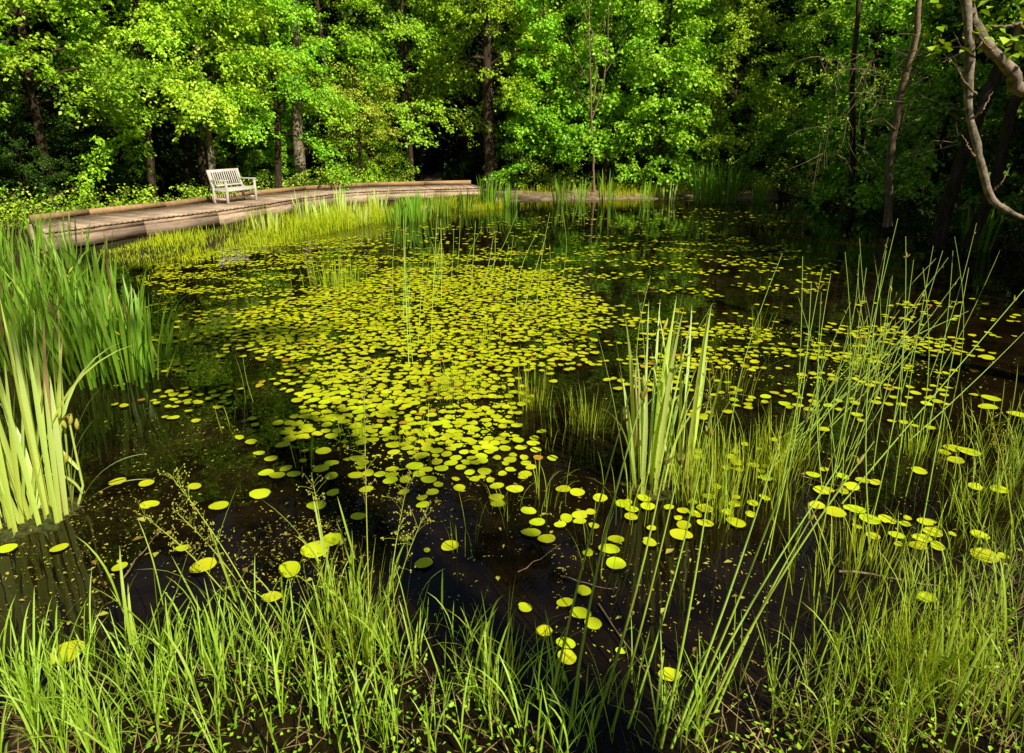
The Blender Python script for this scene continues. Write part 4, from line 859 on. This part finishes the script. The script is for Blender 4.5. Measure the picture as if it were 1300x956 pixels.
FI = [(525, 280, 26, .85, 'thick far iris clump in front of the boardwalk bend'), (505, 284, 14, .6, 'low iris clump left of the thick far one'), (560, 274, 12, .7, 'slim iris clump before the straight part of the boardwalk'), (620, 262, 22, 1.0, 'upright iris clump at the end of the boardwalk'),
      (645, 262, 10, .8, 'slim iris clump just past the boardwalk end'), (712, 258, 12, .95, 'iris clump on the far water left of the sapling'), (735, 256, 6, .8, 'few iris leaves below the forked sapling'), (770, 257, 10, 1.1, 'narrow iris clump on the far water under the young maples'),
      (822, 256, 6, .9, 'few iris leaves before the dirt bank'), (848, 256, 6, .8, 'few yellowish iris leaves right on the dirt bank edge'), (893, 258, 30, 1.35, 'tall dense iris stand on the far bank, left half'), (922, 258, 30, 1.3, 'tall dense iris stand on the far bank, right half'), (965, 258, 14, 1.0, 'thin iris clump right of the tall far stand'), (1240, 318, 14, 1.1, 'iris clump in deep shade under the hanging branch'),
      (388, 284, 12, .85, 'bright upright reed clump hiding the front edge of the boardwalk right of the bench'), (436, 279, 14, .9, 'bright upright reed clump at the middle of the boardwalk bend'), (478, 274, 14, .85, 'bright upright reed clump left of the thick far iris clump'), (340, 296, 10, .6, 'short bright reed clump below the bench in the grass strip'), (590, 268, 12, .7, 'low iris clump just left of the boardwalk end'),
      (455, 285, 14, .6, 'iris leaves in the sunlit grass strip right of the bench'), (415, 285, 14, .8, 'pale iris leaves in the grass strip below the boardwalk bend')]
for px, py, n, h, lab in FI:
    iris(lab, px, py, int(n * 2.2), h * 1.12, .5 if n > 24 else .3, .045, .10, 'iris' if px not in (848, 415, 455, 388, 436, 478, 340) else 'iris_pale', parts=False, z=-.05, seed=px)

# ------------------------------------------------------------------ rushes
def rush(label, stems, r0=.0045, mat='rush', name='rush_clump', tipmat='seed', group=None):
    """stems: (foot px, foot py, tip px, tip py, how much further the tip is, bend)"""
    b0 = gp(stems[0][0], stems[0][1]); r = empty(name, (b0[0], b0[1], 0)); tag(r, label, 'rush', group)
    for s in stems:
        a = gp(s[0], s[1]); a[2] = -.03; t = rp(s[2], s[3], a[1] + s[4]); bend = s[5] if len(s) > 5 else random.gauss(0, .035)
        L0 = np.linalg.norm(t - a); u = np.linspace(0, 1, 9)[:, None]
        P = a * (1 - u) + t * u + np.array((bend, 0, abs(bend) * .4)) * (np.sin(u * math.pi) * L0) - b0 * (1, 1, 0)
        k = random.random()
        m = MB(); m.tube(P, np.linspace(r0, r0 * .35, 9) * random.uniform(.8, 1.15), 6, tint=np.linspace(.1 + .3 * k, .6 + .35 * k, 9)); st = m.build('stem', M[mat], r, smooth=True)
        if random.random() < .55:
            d = P[-1] - P[-2]; d /= np.linalg.norm(d); m = MB()
            for q in range(3): m.tube(P[-2] + (P[-1] - P[-2]) * .4 + np.outer(np.linspace(0, r0 * 6, 4), d + rng.normal(0, .35, 3)), np.array([.3, 1.1, .9, .1]) * r0, 5, tint=random.random())
            m.build('seed_head', M[tipmat], st)
    return r
random.seed(77)
rush('thick blue green rush stems sweeping up right from the bottom centre', [
 (690, 930, 800, 500, .10, -.01), (722, 925, 826, 470, .12, -.02), (752, 925, 850, 560, .12, .02), (775, 930, 870, 560, .12, .01), (795, 925, 905, 520, .15, .02), (838, 950, 905, 590, .10, .01)], r0=.0068)
rush('thick dark green rush stems fanning right from the bottom near the middle', [
 (850, 950, 990, 560, .15, .01), (862, 930, 1035, 500, .15, .015), (868, 925, 1066, 590, .15, -.02), (880, 940, 1110, 560, .2, -.03), (905, 905, 1040, 640, .15, -.02)], r0=.0068)
rush('very long rush stem crossing diagonally to the right border', [(1065, 640, 1305, 362, .5, .0), (1150, 560, 1302, 420, .4, .02)], r0=.005)
st = []
for (tx, ty) in ((993, 322), (1019, 325), (1044, 340), (1055, 347), (1091, 323), (1073, 320), (1140, 277), (1160, 330), (1172, 340), (1185, 312), (1197, 318), (1210, 318), (1212, 300), (1150, 300), (1125, 318), (1100, 340), (1133, 350), (1178, 360), (1030, 360), (1230, 340)):
    st.append((tx - random.uniform(5, 80), random.uniform(540, 720), tx, ty, random.uniform(-.1, .5), random.gauss(0, .035)))
rush('tall rush stand right of the pale irises, longest stems with brown tips', st, r0=.0048)
st = [(random.uniform(960, 1080), random.uniform(540, 640), random.uniform(1010, 1200), random.uniform(370, 480), random.uniform(0, .3)) for _ in range(24)]
rush('shorter rushes crowding the foot of the tall rush stand', st, r0=.0038)
st = [(1105 + random.uniform(-10, 15), random.uniform(440, 520), 1115 + random.uniform(-30, 120), random.uniform(300, 400), random.uniform(0, .3)) for _ in range(16)]
rush('rushes behind the tall stand leaning right over the far pads', st + [(1180, 478, 1240, 283, .2), (1188, 480, 1270, 317, .2, .02)], r0=.005)
st = [(x, y, x + random.uniform(-6, 14), y - random.uniform(80, 125), random.uniform(0, .3)) for x, y in ((520, 395), (524, 460), (512, 400), (537, 395), (548, 385), (519, 462), (552, 390), (560, 380), (500, 390), (530, 440))]
rush('slender rushes rising from the left part of the pad mat', st + [(519, 464, 512, 278, .2), (547, 440, 556, 262, .2)], r0=.0055)
st = [(x, y, x + dx, ty, random.uniform(0, .3)) for x, y, dx, ty in ((655, 395, 30, 290), (665, 390, 28, 300), (680, 400, 18, 270), (701, 395, 12, 262), (640, 385, 12, 300), (620, 370, 8, 290), (612, 365, 14, 300), (598, 372, 6, 280), (590, 350, 22, 290), (580, 345, 4, 270), (570, 372, 6, 290), (628, 380, 18, 310), (690, 400, 8, 310))]
rush('slender rushes rising from the right part of the pad mat', st + [(600, 375, 657, 268, .3, .05)], r0=.0055)
rush('pair of thin rushes on the dark water left of the mat', [(312, 512, 298, 450, 0), (322, 510, 308, 450, 0)], r0=.004)
rush('lone curved rush behind the right irises', [(810, 520, 826, 350, .2, -.05), (800, 540, 905, 385, .2, .03)], r0=.004)
# arching flowering stems at lower left
def panicle(label, base, tip, sub, seed, Y2=.1):
    random.seed(seed); a = gp(*base); a[2] = -.02; t = rp(tip[0], tip[1], a[1] + Y2)
    r = empty('flowering_rush', tuple(a)); tag(r, label, 'rush'); u = np.linspace(0, 1, 10)[:, None]
    P = (t - a) * u + np.array((0, 0, .07)) * np.sin(u * math.pi)
    m = MB(); m.tube(P, np.linspace(.0035, .0014, 10), 5, tint=.9); m.build('stem', M['sedge'], r)
    heads = MB(); brs = MB()
    for k in range(sub):
        f = random.uniform(.5, 1); p = interp(P, min(f, .999)); d = np.array((random.uniform(-1, 1), random.uniform(-1, 1), random.uniform(.2, 1.2))); q = p + d * random.uniform(.02, .09)
        brs.tube(np.array([p, (p + q) / 2 + (0, 0, .005), q]), (.001, .001, .0008), 3, tint=.8)
        for _ in range(3):
            c_ = q + np.array([random.gauss(0, .007) for _ in range(3)]); rr = random.uniform(.003, .0055)
            v = np.array([(1, 0, 0), (-1, 0, 0), (0, 1, 0), (0, -1, 0), (0, 0, 1.3), (0, 0, -1.3)]) * rr + c_
            heads.add(v, [(0, 2, 4), (2, 1, 4), (1, 3, 4), (3, 0, 4), (2, 0, 5), (1, 2, 5), (3, 1, 5), (0, 3, 5)], random.uniform(.5, 1))
    brs.build('side_branch', M['sedge'], r); heads.build('seed_head', M['seed'], r)
panicle('arching stem with tiny seed heads reaching furthest left', (325, 800), (182, 655), 26, 1); panicle('long arching stem with tiny seed heads, upper one at lower left', (350, 810), (215, 602), 34, 2)
panicle('arching seed stem between the two long ones at lower left', (345, 800), (218, 645), 30, 3); panicle('upright seed stem in the fine leaved tuft', (470, 830), (462, 480), 26, 4)
panicle('short seed stem right of the fine leaved tuft', (485, 820), (520, 600), 30, 5); panicle('seed stem leaning right toward the lone pads', (480, 830), (545, 640), 22, 6)
panicle('seed stem at the right edge among the grass', (1290, 700), (1255, 520), 24, 7); panicle('seed stem left of the fine leaved tuft', (430, 810), (395, 600), 22, 8); panicle('upright seed stem among the right irises', (905, 640), (900, 470), 24, 9)

# ------------------------------------------------------------------ floating twigs, leaves, specks
def stick(label, a, b_, r_=.004, z=.01, mat='twig', name='floating_twig'):
    p = gp(*a); q = gp(*b_); m = MB(); u = np.linspace(0, 1, 7)[:, None]; L0 = np.linalg.norm(q - p)
    P = (q - p) * u + np.array((0, 0, z)) + np.c_[rng.normal(0, .01 * L0, 7), rng.normal(0, .02 * L0, 7), np.abs(rng.normal(0, .004, 7))]
    m.tube(P, np.linspace(r_, r_ * .4, 7), 5, tint=.5); o = m.build(name, M[mat], smooth=True); o.location = (p[0], p[1], 0); tag(o, label, 'twig'); return o
stick('reddish twig curving on dark water at lower left', (153, 738), (207, 672), .005); stick('dry stalk floating left of the first rush stem', (712, 734), (778, 752), .004)
stick('dry bent stalk between the bottom rush stems', (760, 772), (822, 860), .005); stick('pale fallen stalk across the lower right water', (1064, 726), (1195, 748), .008)
stick('thin dead stalk on the open near water', (658, 728), (712, 694), .003); stick('dead stalk floating above the lower right pads', (1190, 583), (1250, 603), .006); stick('pale broken stalk left of the pad mat', (440, 452), (470, 472), .004)
stick('brown stalk on the water before the right irises', (1010, 604), (1080, 624), .006)
m = MB()
zones = [([(150, 640), (520, 600), (640, 700), (620, 800), (250, 790), (150, 720)], 420), ([(130, 530), (420, 530), (330, 600), (150, 600)], 300), ([(230, 690), (440, 650), (470, 760), (300, 760)], 500), ([(430, 600), (760, 600), (760, 700), (440, 720)], 420), ([(700, 690), (980, 690), (1000, 860), (700, 860)], 520), ([(980, 560), (1300, 560), (1300, 760), (1000, 740)], 320), ([(1180, 480), (1300, 450), (1300, 560), (1180, 560)], 160), ([(80, 640), (220, 600), (230, 700), (100, 720)], 320), ([(0, 690), (140, 690), (160, 800), (0, 800)], 300), ([(330, 660), (440, 650), (440, 740), (340, 740)], 260), ([(150, 400), (1250, 400), (1250, 560), (150, 560)], 900)]
for poly, n in zones:
    P = scatter(poly, n); P[:, 2] = .006; a = rng.uniform(0, 6.28, n); s = rng.lognormal(math.log(.006), .6, n)
    leaves(m, P, np.stack([np.cos(a), np.sin(a), rng.normal(0, .1, n)], -1), np.tile((0, 0, 1.0), (n, 1)), s * 2, s * rng.uniform(.5, 1.3, n), rng.uniform(0, 1, n))
md = MB()
for poly, n in (([(395, 372), (520, 340), (700, 345), (765, 385), (740, 430), (700, 468), (640, 478), (600, 500), (520, 500), (380, 470), (300, 400)], 5200), ([(400, 470), (640, 480), (665, 560), (600, 612), (480, 600), (370, 560)], 1500), ([(190, 372), (330, 305), (480, 296), (480, 345), (200, 400)], 5200), ([(800, 408), (1200, 425), (1200, 490), (800, 490)], 1400)):
    P = scatter(poly, n); k_ = np.sin(P[:, 0] * 3.1 + 2 * np.sin(P[:, 1] * 2.1)) * np.sin(P[:, 1] * 4.3 + P[:, 0]) > -.2; P = P[k_]; n = len(P); P[:, 2] = .007; a = rng.uniform(0, 6.28, n); s = rng.lognormal(math.log(.016), .4, n)
    leaves(md, P, np.stack([np.cos(a), np.sin(a), np.zeros(n)], -1), np.tile((0, 0, 1.0), (n, 1)), s * 1.3, s, rng.uniform(.3, 1, n))
tag(md.build('duckweed', M['pad']), 'fine yellow green duckweed filling the gaps in the bright pad mat', 'duckweed', kind='stuff')
tag(m.build('floating_debris', M['seed']), 'tiny pale seeds and plant scraps floating on the dark water', 'debris', kind='stuff')
